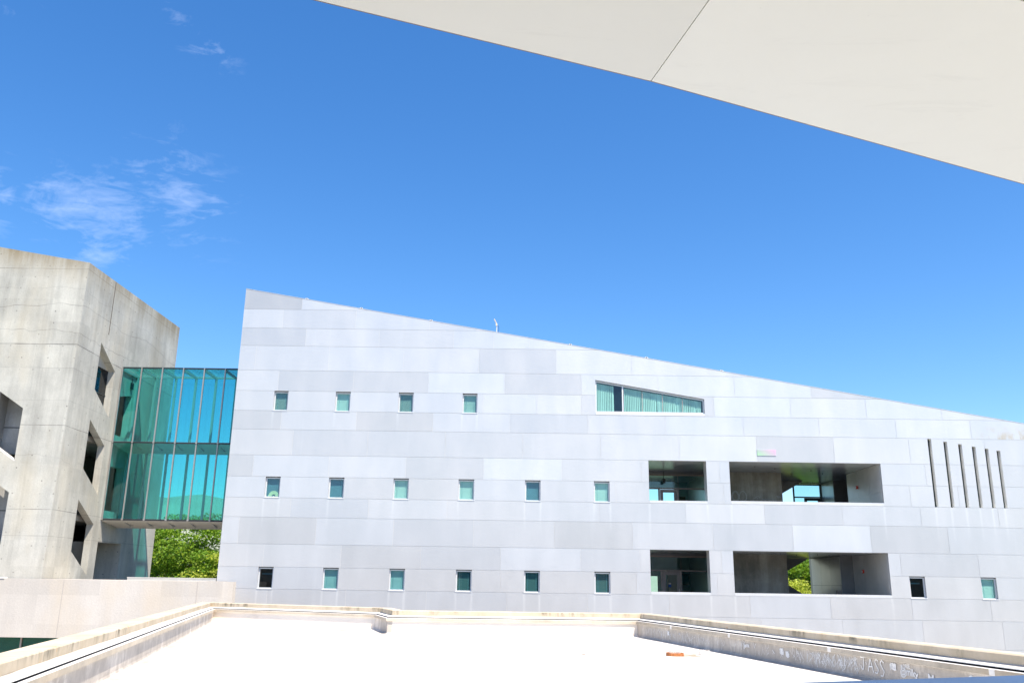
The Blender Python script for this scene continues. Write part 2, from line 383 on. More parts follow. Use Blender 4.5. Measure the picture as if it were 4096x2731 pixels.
# ------------------------------------------------------------------ mesh building
class MB:
    def __init__(s): s.v, s.f, s.m, s.t = [], [], [], []
    def face(s, pts, mi=0, tone=None):
        k = len(s.v); s.v += [tuple(p) for p in pts]; s.f.append(tuple(range(k, k + len(pts)))); s.m.append(mi); s.t.append(tone)
    def box(s, x0, x1, y0, y1, z0, z1, mi=0, tone=None):
        k = len(s.v)
        s.v += [(x0, y0, z0), (x1, y0, z0), (x1, y1, z0), (x0, y1, z0), (x0, y0, z1), (x1, y0, z1), (x1, y1, z1), (x0, y1, z1)]
        for q in ((0, 3, 2, 1), (4, 5, 6, 7), (0, 1, 5, 4), (1, 2, 6, 5), (2, 3, 7, 6), (3, 0, 4, 7)):
            s.f.append(tuple(k + i for i in q)); s.m.append(mi); s.t.append(tone)
        return s
    def bbox(s, c, half, ax=None, mi=0):
        """oriented box: centre, half sizes, three axes"""
        c = Vector(c); a = [Vector(q) for q in (ax or ((1, 0, 0), (0, 1, 0), (0, 0, 1)))]
        k = len(s.v)
        for dz in (-1, 1):
            for dx, dy in ((-1, -1), (1, -1), (1, 1), (-1, 1)):
                s.v.append(tuple(c + a[0] * dx * half[0] + a[1] * dy * half[1] + a[2] * dz * half[2]))
        for q in ((0, 3, 2, 1), (4, 5, 6, 7), (0, 1, 5, 4), (1, 2, 6, 5), (2, 3, 7, 6), (3, 0, 4, 7)):
            s.f.append(tuple(k + i for i in q)); s.m.append(mi); s.t.append(None)
        return s
    def prism(s, pts, vec, mi=0, tone=None):
        """closed solid: planar polygon pushed along vec"""
        n = len(pts); k = len(s.v); vec = Vector(vec)
        s.v += [tuple(p) for p in pts] + [tuple(Vector(p) + vec) for p in pts]
        tris = tessellate_polygon([[Vector(p) for p in pts]])
        for t in tris:
            s.f.append(tuple(k + i for i in t)); s.m.append(mi); s.t.append(tone)
            s.f.append(tuple(k + n + i for i in reversed(t))); s.m.append(mi); s.t.append(tone)
        for i in range(n):
            j = (i + 1) % n
            s.f.append((k + i, k + j, k + n + j, k + n + i)); s.m.append(mi); s.t.append(tone)
        return s
    def tube(s, path, r, seg=8, mi=0, r2=None):
        path = [Vector(p) for p in path]; k = len(s.v); n = len(path)
        for i, p in enumerate(path):
            d = (path[min(i + 1, n - 1)] - path[max(i - 1, 0)]).normalized()
            a = d.cross(Vector((0, 0, 1))) if abs(d.z) < .95 else d.cross(Vector((1, 0, 0)))
            a.normalize(); b = d.cross(a)
            rr = r + ((r2 if r2 is not None else r) - r) * i / max(1, n - 1)
            for j in range(seg):
                t = 2 * math.pi * j / seg; s.v.append(tuple(p + a * rr * math.cos(t) + b * rr * math.sin(t)))
        for i in range(n - 1):
            for j in range(seg):
                j2 = (j + 1) % seg
                s.f.append((k + i * seg + j, k + i * seg + j2, k + (i + 1) * seg + j2, k + (i + 1) * seg + j)); s.m.append(mi); s.t.append(None)
        s.f.append(tuple(k + j for j in range(seg))[::-1]); s.m.append(mi); s.t.append(None)
        s.f.append(tuple(k + (n - 1) * seg + j for j in range(seg))); s.m.append(mi); s.t.append(None)
        return s
    def build(s, name, mats, parent=None, base=None, smooth=False, recalc=True):
        if not isinstance(mats, (list, tuple)): mats = [mats]
        off = Vector((0, 0, Z0))
        if parent is not None: root = Vector(parent['_w'])
        elif base is not None: root = Vector(base) + off
        else:
            xs = [v[0] for v in s.v]; ys = [v[1] for v in s.v]; zs = [v[2] for v in s.v]
            root = Vector(((min(xs) + max(xs)) / 2, (min(ys) + max(ys)) / 2, min(zs) + Z0))
        me = bpy.data.meshes.new(name)
        me.from_pydata([tuple(Vector(v) + off - root) for v in s.v], [], s.f)
        for m in mats: me.materials.append(m)
        me.polygons.foreach_set('material_index', s.m)
        if any(t is not None for t in s.t):
            at = me.attributes.new('tone', 'FLOAT_COLOR', 'FACE')
            buf = []
            for t in s.t: buf += [t, t, t, 1] if isinstance(t, (int, float)) else ([1, 1, 1, 1] if t is None else [*t, 1])
            at.data.foreach_set('color', buf)
        if smooth: me.polygons.foreach_set('use_smooth', [True] * len(me.polygons))
        me.update()
        o = bpy.data.objects.new(name, me); COL.objects.link(o)
        if parent is not None: o.parent = parent
        else: o.location = root
        o['_w'] = tuple(root)
        ROOTS.append(o); return o
ROOTS = []

def thing(name, loc, label, cat, group=None):
    o = bpy.data.objects.new(name, None); COL.objects.link(o)
    o.location = (loc[0], loc[1], loc[2] + Z0); o['_w'] = (loc[0], loc[1], loc[2] + Z0)
    o['label'] = label; o['category'] = cat
    if group: o['group'] = group
    ROOTS.append(o); return o
def tag(o, label, cat, group=None):
    o['label'] = label; o['category'] = cat
    if group: o['group'] = group
    return o
def part(mb, name, mats, parent, label=None, **kw):
    o = mb.build(name, mats, parent, **kw)
    if label: o['label'] = label
    return o
def struct(o): o['kind'] = 'structure'; return o

# 2-D polygon tools (convex pieces) -----------------------------------------------------------
def clip(poly, a, b, c):
    """keep a*x+b*y+c >= 0"""
    out = []
    for i in range(len(poly)):
        p, q = poly[i], poly[(i + 1) % len(poly)]
        dp, dq = a * p[0] + b * p[1] + c, a * q[0] + b * q[1] + c
        if dp >= 0: out.append(p)
        if (dp >= 0) != (dq >= 0):
            t = dp / (dp - dq); out.append((p[0] + (q[0] - p[0]) * t, p[1] + (q[1] - p[1]) * t))
    return out
def area(poly): return .5 * sum(poly[i][0] * poly[(i + 1) % len(poly)][1] - poly[(i + 1) % len(poly)][0] * poly[i][1] for i in range(len(poly)))
def ccw(poly): return list(poly) if area(poly) > 0 else list(poly)[::-1]
def subtract(poly, hole):
    hole = ccw(hole); out = []; rest = poly
    for i in range(len(hole)):
        p, q = hole[i], hole[(i + 1) % len(hole)]
        a, b = -(q[1] - p[1]), (q[0] - p[0]); c = -(a * p[0] + b * p[1])
        o = clip(rest, -a, -b, -c)
        if len(o) > 2 and abs(area(o)) > 1e-6: out.append(o)
        rest = clip(rest, a, b, c)
        if len(rest) < 3: return out
    return out
def cut(polys, holes):
    for h in holes:
        nxt = []
        hx0, hx1 = min(p[0] for p in h), max(p[0] for p in h); hy0, hy1 = min(p[1] for p in h), max(p[1] for p in h)
        for p in polys:
            if max(q[0] for q in p) <= hx0 or min(q[0] for q in p) >= hx1 or max(q[1] for q in p) <= hy0 or min(q[1] for q in p) >= hy1: nxt.append(p)
            else: nxt += subtract(p, h)
        polys = nxt
    return polys

# ================================================================== SETTING
mb = MB(); mb.face([(-900, -300, -Z0), (900, -300, -Z0), (900, 1500, -Z0), (-900, 1500, -Z0)])
struct(mb.build('ground', M['grass']))
mb = MB(); mb.face([(-40, 3, -Z0 + .004), (36, 3, -Z0 + .004), (36, 60, -Z0 + .004), (-40, 60, -Z0 + .004)])
struct(mb.build('paving', M['paving']))
mb = MB(); random.seed(5)
nx, ny = 90, 14
ph = [random.uniform(0, 6.28) for _ in range(8)]
for j in range(ny + 1):
    for i in range(nx + 1):
        x = -800 + 1600 * i / nx; y = 620 + 420 * j / ny
        env = math.sin(math.pi * min(1, (j / ny) * 1.05) ** 1.0) if j < ny else 0
        k = x / y
        h = 74 - 34 * (k + .42) if k < .3 else 48 - 20 * (k - .3)
        h *= 1 + .03 * math.sin(k * 17 + ph[0]) + .02 * math.sin(k * 41 + ph[1]) + .018 * math.sin(k * 113 + ph[2])
        h += 3.5 * math.sin(x * .03 + y * .02 + ph[3]) + 2 * math.sin(x * .09 - y * .05 + ph[4])
        mb.v.append((x, y, -Z0 - 1 + max(0, (h + Z0)) * env))
for j in range(ny):
    for i in range(nx):
        a = j * (nx + 1) + i; mb.f.append((a, a + 1, a + nx + 2, a + nx + 1)); mb.m.append(0); mb.t.append(None)
struct(mb.build('hills', M['hill'], smooth=True))

# ================================================================== METAL CLAD BUILDING
XL, XR, YF, YB = -13.83, 32.0, 42.0, 51.3
def roof_z(x): return 14.26 - .1657 * (x + 13.78)
ROWS = [14.6, 13.18, 12.19, 11.27, 10.01, 8.97, 7.98, 7.05, 5.80, 4.765, 3.77, 2.85, 1.61, .57, -.42, -1.38, -2.62, -3.6, -4.55, -5.8, -6.8, -7.8, -8.7, -Z0]
JO = [[-10.91, -7.97], [-11.82, -8.12, -4.39, -2.02], [-10.58, -6.89, -3.15, -1.16, .64, 3.68], [-13.01, -9.35, -5.63, -1.86, 1.98, 5.73, 9.53],
      [-11.77, -8.05, -4.34, -.56, 3.23, 7.02, 10.78, 14.55], [-8.51, -5.4, -1.61, 1.03, 3.22, 9.73, 13.48, 17.18, 20.86],
      [-11.47, -7.79, -4.04, -.27, 3.54, 7.34, 11.11, 14.81, 18.55, 22.18], [-10.82, -7.17, -3.4, .37, 4.15, 7.96, 11.71, 15.44, 19.09, 22.75],
      [-12.64, -8.98, -5.26, -1.51, 2.26, 6.08, 9.84, 19.75], [-11.6, -8.54, -5.4, -2.3, .9, 4.85, 10.0, 18.9, 21.2], [-10.66, -6.95, -3.2, .51, 4.03, 8.15, 11.89, 15.59, 19.3, 22.98],
      [-13.03, -9.38, -5.71, -1.92, 1.9, 5.6, 9.4, 13.16, 16.83, 20.48], [-11.76, -8.11, -4.36, -.62, 3.15, 5.92, 9.75, 18.11, 21.76], [-8.5, -5.4, -.6, 5.73, 9.5, 18.8, 22.1],
      [-11.43, -7.77, -4.03, -.31, 3.44, 7.23, 10.96, 14.68, 18.43, 22.08], [-12.0, -8.6, -5.2, -1.6, 1.9, 4.01, 7.73, 11.43, 15.16, 18.83, 22.5]]
TO = [[.74, .95, .97], [.94, .885, .92, .90, .98], [.82, .93, .905, .92, .95, .96, .96], [.90, .91, .93, .93, .84, .97, .96, .95],
      [.94, .825, .84, .96, .84, .95, .96, .955, .85], [.91, .91, .90, .93, .95, .88, .97, .955, .95, .96],
      [.82, .90, .82, .90, .83, .90, .93, .905, .93, .97, .93], [.89, .84, .85, .86, .885, .91, .95, .82, .94, .93, .90],
      [.81, .91, .93, .85, .97, .90, .90, .89, .91], [.90, .91, .87, .87, .90, .88, .88, .88, .90, .89], [.89, .84, .91, .89, .88, .84, .94, .82, .86, .88, .89],
      [.89, .80, .88, .81, .85, .80, .86, .82, .94, .79, .85], [.88, .89, .80, .80, .91, .86, .87, .89, .81, .86], [.84, .82, .81, .83, .86, .88, .88, .87],
      [.85, .78, .78, .80, .81, .82, .84, .86, .82, .84, .86], [.82, .80, .84, .80, .82, .84, .85, .83, .86, .84, .85, .83]]
SW = [(a, b, 8.97, 7.98, 1) for a, b in [(-11.92, -11.22), (-8.88, -8.15), (-5.77, -5.04), (-2.62, -1.89)]] + \
     [(a, b, 4.765, 3.77, 2) for a, b in [(-11.97, -11.25), (-8.92, -8.18), (-5.82, -5.08), (-2.69, -1.94), (.50, 1.24), (3.80, 4.55)]] + \
     [(a, b, .57, -.42, 3) for a, b in [(-11.93, -11.22), (-8.90, -8.17), (-5.80, -5.07), (-2.69, -1.95), (.50, 1.23), (3.78, 4.52), (18.44, 19.17), (21.76, 22.48)]]
TRAP = [(3.92, 7.98), (9.27, 7.98), (9.27, 8.85), (3.92, 9.745)]
SLITS = [(20.02, 7.04), (20.78, 6.92), (21.48, 6.81), (22.13, 6.70), (22.74, 6.61), (23.30, 6.52)]
BIG = [(6.44, 9.22, 5.80, 3.77), (10.33, 17.62, 5.80, 3.77), (6.40, 9.18, 1.61, -.42), (10.29, 17.56, 1.61, -.42)]
holes = [[(a, z1), (b, z1), (b, z0), (a, z0)] for a, b, z0, z1, _ in SW]
holes.append(TRAP)
holes += [[(x, 3.77), (x + .18, 3.77), (x + .18, z - .01), (x, z)] for x, z in SLITS]
holes += [[(a, z1), (b, z1), (b, z0), (a, z0)] for a, b, z0, z1 in BIG]

bld = thing('metal_clad_building', ((XL + XR) / 2, YF, -Z0), 'long white building clad in metal panels with a sloping roof and small square windows', 'building')
wall = MB(); random.seed(3)
GAP = .0055
for i in range(len(ROWS) - 1):
    zt, zb = ROWS[i], ROWS[i + 1]
    if i < len(JO): js, ts = list(JO[i]), list(TO[i])
    else:
        js = [XL + 2.1 + (i * 1.7) % 3.2 + 3.73 * k for k in range(11)]; ts = [random.uniform(.78, .9) for _ in range(12)]
    while js[-1] + 3.7 < XR - .5: js.append(js[-1] + 3.7); ts.append(random.uniform(.84, .95))
    avg = sum(ts) / len(ts)
    xs = [XL] + js + [XR]
    for k in range(len(xs) - 1):
        x0, x1 = xs[k] + GAP, xs[k + 1] - GAP
        if k == 0: x0 = XL
        p = [(x0, zb + GAP), (x1, zb + GAP), (x1, zt - GAP), (x0, zt - GAP)]
        p = clip(p, -.1657, -1, 14.26 - .1657 * 13.78)
        if len(p) < 3: continue
        tone = (ts[k] / .88) ** 2.0 if k < len(ts) else 1
        tone = 1.0 + (tone - 1.0) * .48
        tint = random.uniform(-.012, .012)
        for q in cut([p], holes): wall.face([(u, YF, w) for u, w in q], 0, (tone * (1 + tint), tone, tone * (1 - tint * 1.3)))
outer = [(XL, -Z0), (XR, -Z0), (XR, roof_z(XR) - .01), (XL, roof_z(XL) - .01)]
for q in cut([outer], holes): wall.face([(u, YF + .009, w) for u, w in q], 1, .8)
# reveals
def reveal(hole, y1, mi=0):
    h = ccw(hole)
    for i in range(len(h)):
        p, q = h[i], h[(i + 1) % len(h)]
        wall.face([(p[0], YF, p[1]), (q[0], YF, q[1]), (q[0], y1, q[1]), (p[0], y1, p[1])], mi, .92)
for h in holes[:len(SW) + 1]: reveal(h, YF + .26)
for h in holes[len(SW) + 1:len(SW) + 7]: reveal(h, YF + .30, 2)
for h in holes[len(SW) + 7:]: reveal(h, YF + .10)
# west side, roof and edge trim
wall.face([(XL, YF, -Z0), (XL, YF, roof_z(XL)), (XL, YB, roof_z(XL)), (XL, YB, -Z0)][::-1], 0, .95)
wall.face([(XR, YF, -Z0), (XR, YF, roof_z(XR)), (XR, YB, roof_z(XR)), (XR, YB, -Z0)], 0, .95)
part(wall, 'wall', [M['panel'], M['joint'], simple('jamb_metal', (.80, .80, .77), .5)], bld)
rear = MB(); rh = [[(14.16, 3.0), (17.8, 3.0), (17.8, 5.79), (14.16, 5.79)], [(14.16, -1.3), (16.9, -1.3), (16.9, 1.6), (14.16, 1.6)], [(6.7, 3.2), (9.3, 3.2), (9.3, 5.45), (6.7, 5.45)], [(6.7, -1.0), (8.2, -1.0), (8.2, .5), (6.7, .5)]]
for q in cut([[(XL, -Z0), (XR, -Z0), (XR, roof_z(XR)), (XL, roof_z(XL))]], rh): rear.face([(u, YB, w) for u, w in q], 0, .9)
part(rear, 'rear_wall', M['panel'], bld)
rf = MB(); rf.prism([(XL - .012, YF - .01, roof_z(XL) - .014), (XR, YF - .01, roof_z(XR) - .014), (XR, YF - .01, roof_z(XR) + .004), (XL - .012, YF - .01, roof_z(XL) + .004)], (0, YB - YF + .03, 0))
part(rf, 'roof', simple('roof_edge_metal', (.55, .53, .50), .5, .2), bld)
for x in (-10.7, -4.33, -7.9, 2.7, 6.5, 10.22):
    b = MB(); z = roof_z(x) + .012; b.bbox((x, YF + .10, z + .02), (.07, .07, .02), ((.986, 0, -.163), (0, 1, 0), (.163, 0, .986))); b.box(x - .03, x + .03, YF + .03, YF + .16, z - .01, z + .05)
    part(b, 'roof_clip', M['flashing'], bld)

# small windows
kinds = {(1, 0): 'open', (1, 1): 'light', (1, 2): 'open', (1, 3): 'half', (2, 0): 'open_dark', (2, 1): 'open_dark', (2, 2): 'light', (2, 3): 'light', (2, 4): 'open_dark', (2, 5): 'light',
         (3, 0): 'none', (3, 1): 'mid', (3, 2): 'mid', (3, 3): 'dark', (3, 4): 'dark', (3, 5): 'dark', (3, 6): 'none', (3, 7): 'light'}
def ring(mb, pts, w, y0, y1, mi=0):
    """frame of width w inside a convex polygon (x, z)"""
    p = ccw(pts); n = len(p)
    inner = []
    for i in range(n):
        a, b, c = Vector(p[i - 1]), Vector(p[i]), Vector(p[(i + 1) % n])
        d1, d2 = (b - a).normalized(), (c - b).normalized()
        n1, n2 = Vector((-d1.y, d1.x)), Vector((-d2.y, d2.x))
        m = (n1 + n2); m = m / m.length_squared * 2 * w
        inner.append((b.x + m.x, b.y + m.y))
    for i in range(n):
        j = (i + 1) % n
        mb.prism([(p[i][0], y0, p[i][1]), (p[j][0], y0, p[j][1]), (inner[j][0], y0, inner[j][1]), (inner[i][0], y0, inner[i][1])], (0, y1 - y0, 0), mi)
    return inner
rowi = {1: 0, 2: 0, 3: 0}
for a, b, zt, zb, row in SW:
    kd = kinds[(row, rowi[row])]; rowi[row] += 1
    f = MB(); inn = ring(f, [(a + .002, zb + .002), (b - .002, zb + .002), (b - .002, zt - .03), (a + .002, zt - .03)], .058, YF + .10, YF + .165)
    f.box(a - .02, b + .02, YF - .02, YF + .099, zb - .015, zb + .022)
    w = part(f, 'window', M['frame_white'], bld)
    x0, x1 = a + .05, b - .05; z0, z1 = zb + .05, zt - .075
    g = MB(); g.face([(x0, YF + .134, z0), (x1, YF + .134, z0), (x1, YF + .134, z1), (x0, YF + .134, z1)])
    part(g, 'pane', M['dark_glass'] if kd == 'none' else M['win_glass'], w)
    bl = MB()
    if kd == 'none':
        bl.box(x0 + .0, x1, YF + .5, YF + .53, z0 + .60, z0 + .66)
        part(bl, 'curtain_rail', M['blind_mid'], w)
        continue
    tilt = {'light': 1.25, 'half': 1.0, 'mid': 1.2, 'open': .7, 'open_dark': .8, 'dark': 1.1}[kd]
    ns = 26; step = (z1 - z0) / ns; hw = .021
    droop = .05 if kd in ('open', 'open_dark') else .0
    for k in range(ns):
        zc = z0 + (k + .5) * step; dz = math.sin(tilt) * hw; dy = math.cos(tilt) * hw
        yy = YF + .178
        bl.face([(x0, yy - dy, zc - dz - droop * .5), (x1, yy - dy, zc - dz + droop * .5), (x1, yy + dy, zc + dz + droop * .5), (x0, yy + dy, zc + dz - droop * .5)])
    for xx in (x0 + .12, x1 - .12): bl.box(xx - .004, xx + .004, YF + .150, YF + .153, z0, z1, 1)
    mt = {'light': 'blind', 'half': 'blind', 'mid': 'blind_mid2', 'open': 'blind', 'open_dark': 'blind_mid', 'dark': 'blind_dark'}[kd]
    part(bl, 'blind', [M[mt], M['blind_mid']], w)
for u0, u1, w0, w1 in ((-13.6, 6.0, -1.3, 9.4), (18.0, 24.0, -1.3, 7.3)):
    bk = MB(); bk.box(u0, u1, YF + 1.3, YF + 1.4, w0, w1); part(bk, 'dark_backing', simple('painted_room_dark', (.13, .17, .19), .8), bld)  # sheet added behind the small windows, the rooms' darkness put into its colour
# sloping window
f = MB(); inn = ring(f, [(3.922, 8.125), (9.268, 8.125), (9.268, 8.835), (3.922, 9.725)], .065, YF + .09, YF + .16)
f.box(5.24, 5.31, YF + .091, YF + .159, 8.19, 9.44)
f.box(3.925, 9.265, YF - .004, YF + .089, 7.992, 8.118)
tw = part(f, 'window', M['frame_white'], bld, 'long window with a sloping head and vertical blinds')
def trap_top(x): return 9.66 - (x - 3.99) * .1657
pn = MB(); pn.face([(3.98, YF + .125, 8.18), (9.21, YF + .125, 8.18), (9.21, YF + .125, 8.79), (3.98, YF + .125, 9.67)])
part(pn, 'pane', M['win_glass'], tw)
for x in (6.24, 7.23, 8.21):
    mu = MB(); mu.box(x - .012, x + .012, YF + .105, YF + .12, 8.19, trap_top(x) - .01); part(mu, 'glazing_bar', M['bronze'], tw)
vb = MB(); x = 4.0; random.seed(8)
while x < 9.19:
    if not (4.86 < x < 5.33):
        a = random.uniform(.95, 1.25) if not (abs(x - 7.1) < .17 or abs(x - 8.05) < .12 or abs(x - 8.9) < .06) else random.uniform(1.5, 2.3)
        dx, dy = .055 * math.sin(a), .055 * math.cos(a); kx = random.uniform(-.012, .012) + (.05 if a > 1.4 else 0)
        zt_ = trap_top(x) - .05
        vb.face([(x - dx + kx, YF + .20 - dy, 8.19), (x + dx + kx, YF + .20 + dy, 8.19), (x + dx, YF + .20 + dy, zt_), (x - dx, YF + .20 - dy, zt_)])
    x += .088
part(vb, 'vertical_blind', M['blind'], tw)
for (x, z) in SLITS:
    g = MB(); g.box(x, x + .18, YF + .24, YF + .25, 3.775, z - .006); g2 = part(g, 'slit_window', M['dark_glass'], bld)
    fr = MB(); fr.box(x + .001, x + .022, YF + .20, YF + .239, 3.78, z - .01); part(fr, 'window_frame', M['dark_frame'], g2)
# iridescent louvre
lv = MB()
for k in range(7): lv.box(11.71, 12.62, YF - .03, YF - .002, 6.115 + k * .042, 6.145 + k * .042)
part(lv, 'louvre', M['irid'], bld, 'small pink and green prismatic louvre')

# loggias (open galleries behind the big openings)
def loggia(x0, x1, zt, zf, right_depth, wide, name='gallery'):
    mb = MB(); y0 = YF + .02
    xr = x1 + wide
    zc = zt + .001
    mb.face([(x0 - .25, y0 + .06, zc), (xr + .05, y0 + .06, zc), (xr + .05, YB, zc), (x0 - .25, YB, zc)], 0)               # ceiling
    mb.face([(x0 - .25, y0 + .06, zf), (xr + .05, y0 + .06, zf), (xr + .05, YB, zf), (x0 - .25, YB, zf)], 3)               # floor
    mb.face([(x0 - .24, y0 + .06, zf), (x0 - .24, YB, zf), (x0 - .24, YB, zc), (x0 - .24, y0 + .06, zc)], 1)
    mb.box(x1, x1 + wide + .001 if wide > .1 else x1 + .09, y0 + .08, YF + right_depth, zf, zc, 1)
    mb.box(x0 - .2, xr, y0 + .06, YF + .22, zf, zt - 1.90, 1)                                                            # inside of the parapet
    return mb
gal = {}
for a, b, zt, zb, kind in [(*BIG[0], 'room'), (*BIG[1], 'pass'), (*BIG[2], 'room'), (*BIG[3], 'pass')]:
    zf = zb - .9
    if kind == 'room':
        mb = loggia(a, b, zt, zf, .62, .9)
        # room behind the glass
        mb.box(a - .23, a - .2, YF + 4.5, YB - .01, zf, zt, 2); mb.box(b + .9, b + .95, YF + .7, YB - .01, zf, zt, 2)
        lo = zf
        rhole = [(6.7, 3.2), (9.3, 3.2), (9.3, 5.45), (6.7, 5.45)] if zt > 3 else [(6.7, -1.0), (8.2, -1.0), (8.2, .5), (6.7, .5)]
        for q in cut([[(a - .2, zf), (b + .9, zf), (b + .9, zt), (a - .2, zt)]], [rhole]): mb.face([(u, YB - .05, w) for u, w in q], 2)
        if zt > 3: mb.box(9.32, 9.95, YB - .12, YB - .051, zf, zf + 2.1, 4)
        else: mb.box(8.75, 9.5, YB - .4, YB - .051, zf, zf + 2.2, 4)
        gl = part(mb, 'gallery', [M['loggia_ceiling'], M['loggia_metal'], M['room'] if zt > 3 else M['room_white'], M['room_floor'], M['wood']], bld)
        # sill strip
        s = MB(); s.box(a + .004, b - .004, YF - .004, YF + .26, zb + .004, zb + .125); part(s, 'sill', M['sill_metal'], gl)
        # glazed screen at 46.4
        Y = YF + 4.4; dz = 0 if zt > 3 else -4.2
        fr = MB(); xl, xr_ = a - .2, b + .88
        fr.box(xl, xr_, Y, Y + .10, 5.61 + dz, 5.68 + dz)
        hd = MB(); hd.box(xl, xr_, Y + .02, Y + .12, 5.681 + dz, 5.80 + dz - .002); part(hd, 'fascia', M['loggia_dark'], gl)
        fr.box(xl, xr_, Y + .002, Y + .098, 4.90 + dz, 4.97 + dz)
        fr.box(7.60, 7.68, Y + .001, Y + .099, zf, 4.90 + dz); fr.box(8.60, 8.68, Y + .001, Y + .099, zf, 4.90 + dz); fr.box(8.655, 8.67, Y + .03, Y + .07, 4.97 + dz, 5.61 + dz)
        ps = part(fr, 'glazed_screen', M['bronze'], bld)
        d = MB(); ring(d, [(7.70, zf + .02), (8.58, zf + .02), (8.58, 4.88 + dz), (7.70, 4.88 + dz)], .15, Y + .02, Y + .075)
        d.box(8.5, 8.55, Y - .03, Y + .019, zf + 1.0, zf + 1.16, 1)
        part(d, 'door', [M['bronze'], M['cage']], ps)
        p = MB()
        for (u0, u1, w0, w1) in [(xl, 7.6, zf, 4.9 + dz), (7.85, 8.43, zf + .17, 4.73 + dz), (8.68, xr_, zf, 4.9 + dz), (xl, 8.655, 4.97 + dz, 5.61 + dz), (8.67, xr_, 4.97 + dz, 5.61 + dz)]:
            p.box(u0, u1, Y + .045, Y + .052, w0, w1)
        part(p, 'pane', M['interior_glass'], ps)
        if zt > 3:
            c = MB(); c.box(7.80, 7.93, Y - .35, Y - .2, 5.18, 5.40); c.tube([(7.86, Y - .28, 5.40), (7.86, Y - .28, 5.79)], .015)
            part(c, 'ceiling_speaker', M['black'], bld)
        else:
            c = MB(); c.box(8.66, 9.16, Y + .5, Y + .55, .05, .60, 0); c.box(8.71, 9.11, Y + .494, Y + .4995, .10, .55, 1)
            part(c, 'notice_screen', [M['black'], M['screen']], ps)
            c = MB(); c.box(7.98, 8.12, Y + .036, Y + .044, -.08, .14, 0); c.box(7.99, 8.11, Y + .03, Y + .0359, .06, .13, 1)
            part(c, 'door_sticker', [simple('blue_sticker', (.02, .10, .35), .5), M['pale_yellow']], ps)
    else:
        mb = loggia(a, b, zt, zf, 4.42, .02)
        Yw = YF + 4.0
        # block B
        BX, BY = (17.82, 49.0) if zt > 3 else (16.9, YF + 4.43)
        mb.box(BX, max(BX + .73, 18.9), BY, YB - .02, zf, zt - .003, 5)  # front face in shade, put in as a dark panel colour
        if zt > 3:
            mb.face([(b + .02, YF + 4.4, zt + .001), (18.9, YF + 4.4, zt + .001), (18.9, YB, zt + .001), (b + .02, YB, zt + .001)], 0)
            mb.box(18.9, 18.95, YF + 4.4, YB, zf, zt, 5); mb.box(b + .02, 18.9, YF + 4.38, YF + 4.41, zf, zt, 5)
        gl = part(mb, 'gallery', [M['loggia_ceiling'], M['loggia_metal'], M['room'], M['room_floor'], M['wood'], M['loggia_dark']], bld)
        s = MB(); s.box(a + .004, b - .004, YF - .004, YF + .26, zb + .004, zb + .125 + .03 * (zt > 3)); part(s, 'sill', M['sill_metal'], gl)
        # side cladding on block B
        s = MB()
        for k in range(2):
            for q in range(3):
                u0 = BY + .03 + q * 1.5
                if u0 > YB - .2: continue
                s.box(BX - .015, BX - .001, u0 + .01, min(u0 + 1.49, YB - .03), zf + k * 1.45 + .01, min(zt - .02, zf + (k + 1) * 1.45 - .01))
        part(s, 'cladding', M['loggia_metal'], gl)
        s = MB()
        for k in range(2):
            for q in range(3):
                u0 = YF + .12 + q * 1.44; s.box(b - .016, b - .003, u0 + .006, u0 + 1.43, zf + k * 1.6 + .006, min(zt - .02, zf + (k + 1) * 1.6 - .006))
        part(s, 'cladding', M['loggia_metal'], gl)
        cw = MB(); cw.box(a - .18, 14.02, Yw, Yw + .3, zf, zt - .004); part(cw, 'stair_wall', M['stair_concrete'], bld)
        hx = MB()
        z_u, z_l, zt2, zb2 = (5.08, 4.31, 5.79, 3.6) if zt > 3 else (.88, .11, 1.6, -.6)
        hy, h0, h1 = (49.5, 15.08, 16.30) if zt > 3 else (YB - .5, 15.47, 16.72)
        hx.prism([(13.9, hy, z_u), (h0, hy, z_u), (h1, hy, zt2 - .005), (13.9, hy, zt2 - .005)], (0, .3, 0))
        hx.prism([(13.9, hy, zf), (h1 - .1, hy, zf), (h1 - .4, hy, zb2 + .22), (h0, hy, z_l), (13.9, hy, z_l)], (0, .3, 0))
        hx.box(13.9, h0, hy + .001, hy + .299, z_l, z_u)
        part(hx, 'hexagonal_wall_opening', mat_concrete('dim_concrete', (.50, .48, .45), ties=False, blot=.25), bld)
        al = MB(); zz = zb + 1.13 + (.0 if zt > 3 else .02); ya = YF + 3.0
        al.box(b - .09, b - .017, ya, ya + .12, zz, zz + .16, 0); al.box(b - .11, b - .0901, ya + .03, ya + .09, zz + .04, zz + .12, 1)
        part(al, 'fire_alarm', [M['red'], M['white_plastic']], bld)
        for sx_, sy_ in ((13.2, 44.3), (14.6, 46.2), (16.2, 46.0), (15.2, 44.8), (12.0, 43.6)):
            sp = MB(); sp.tube([(sx_, sy_, zt + .0), (sx_, sy_, zt - .04)], .012, 6); sp.tube([(sx_, sy_, zt - .04), (sx_, sy_, zt - .05)], .028, 6)
            part(sp, 'sprinkler_head', M['black'], gl)
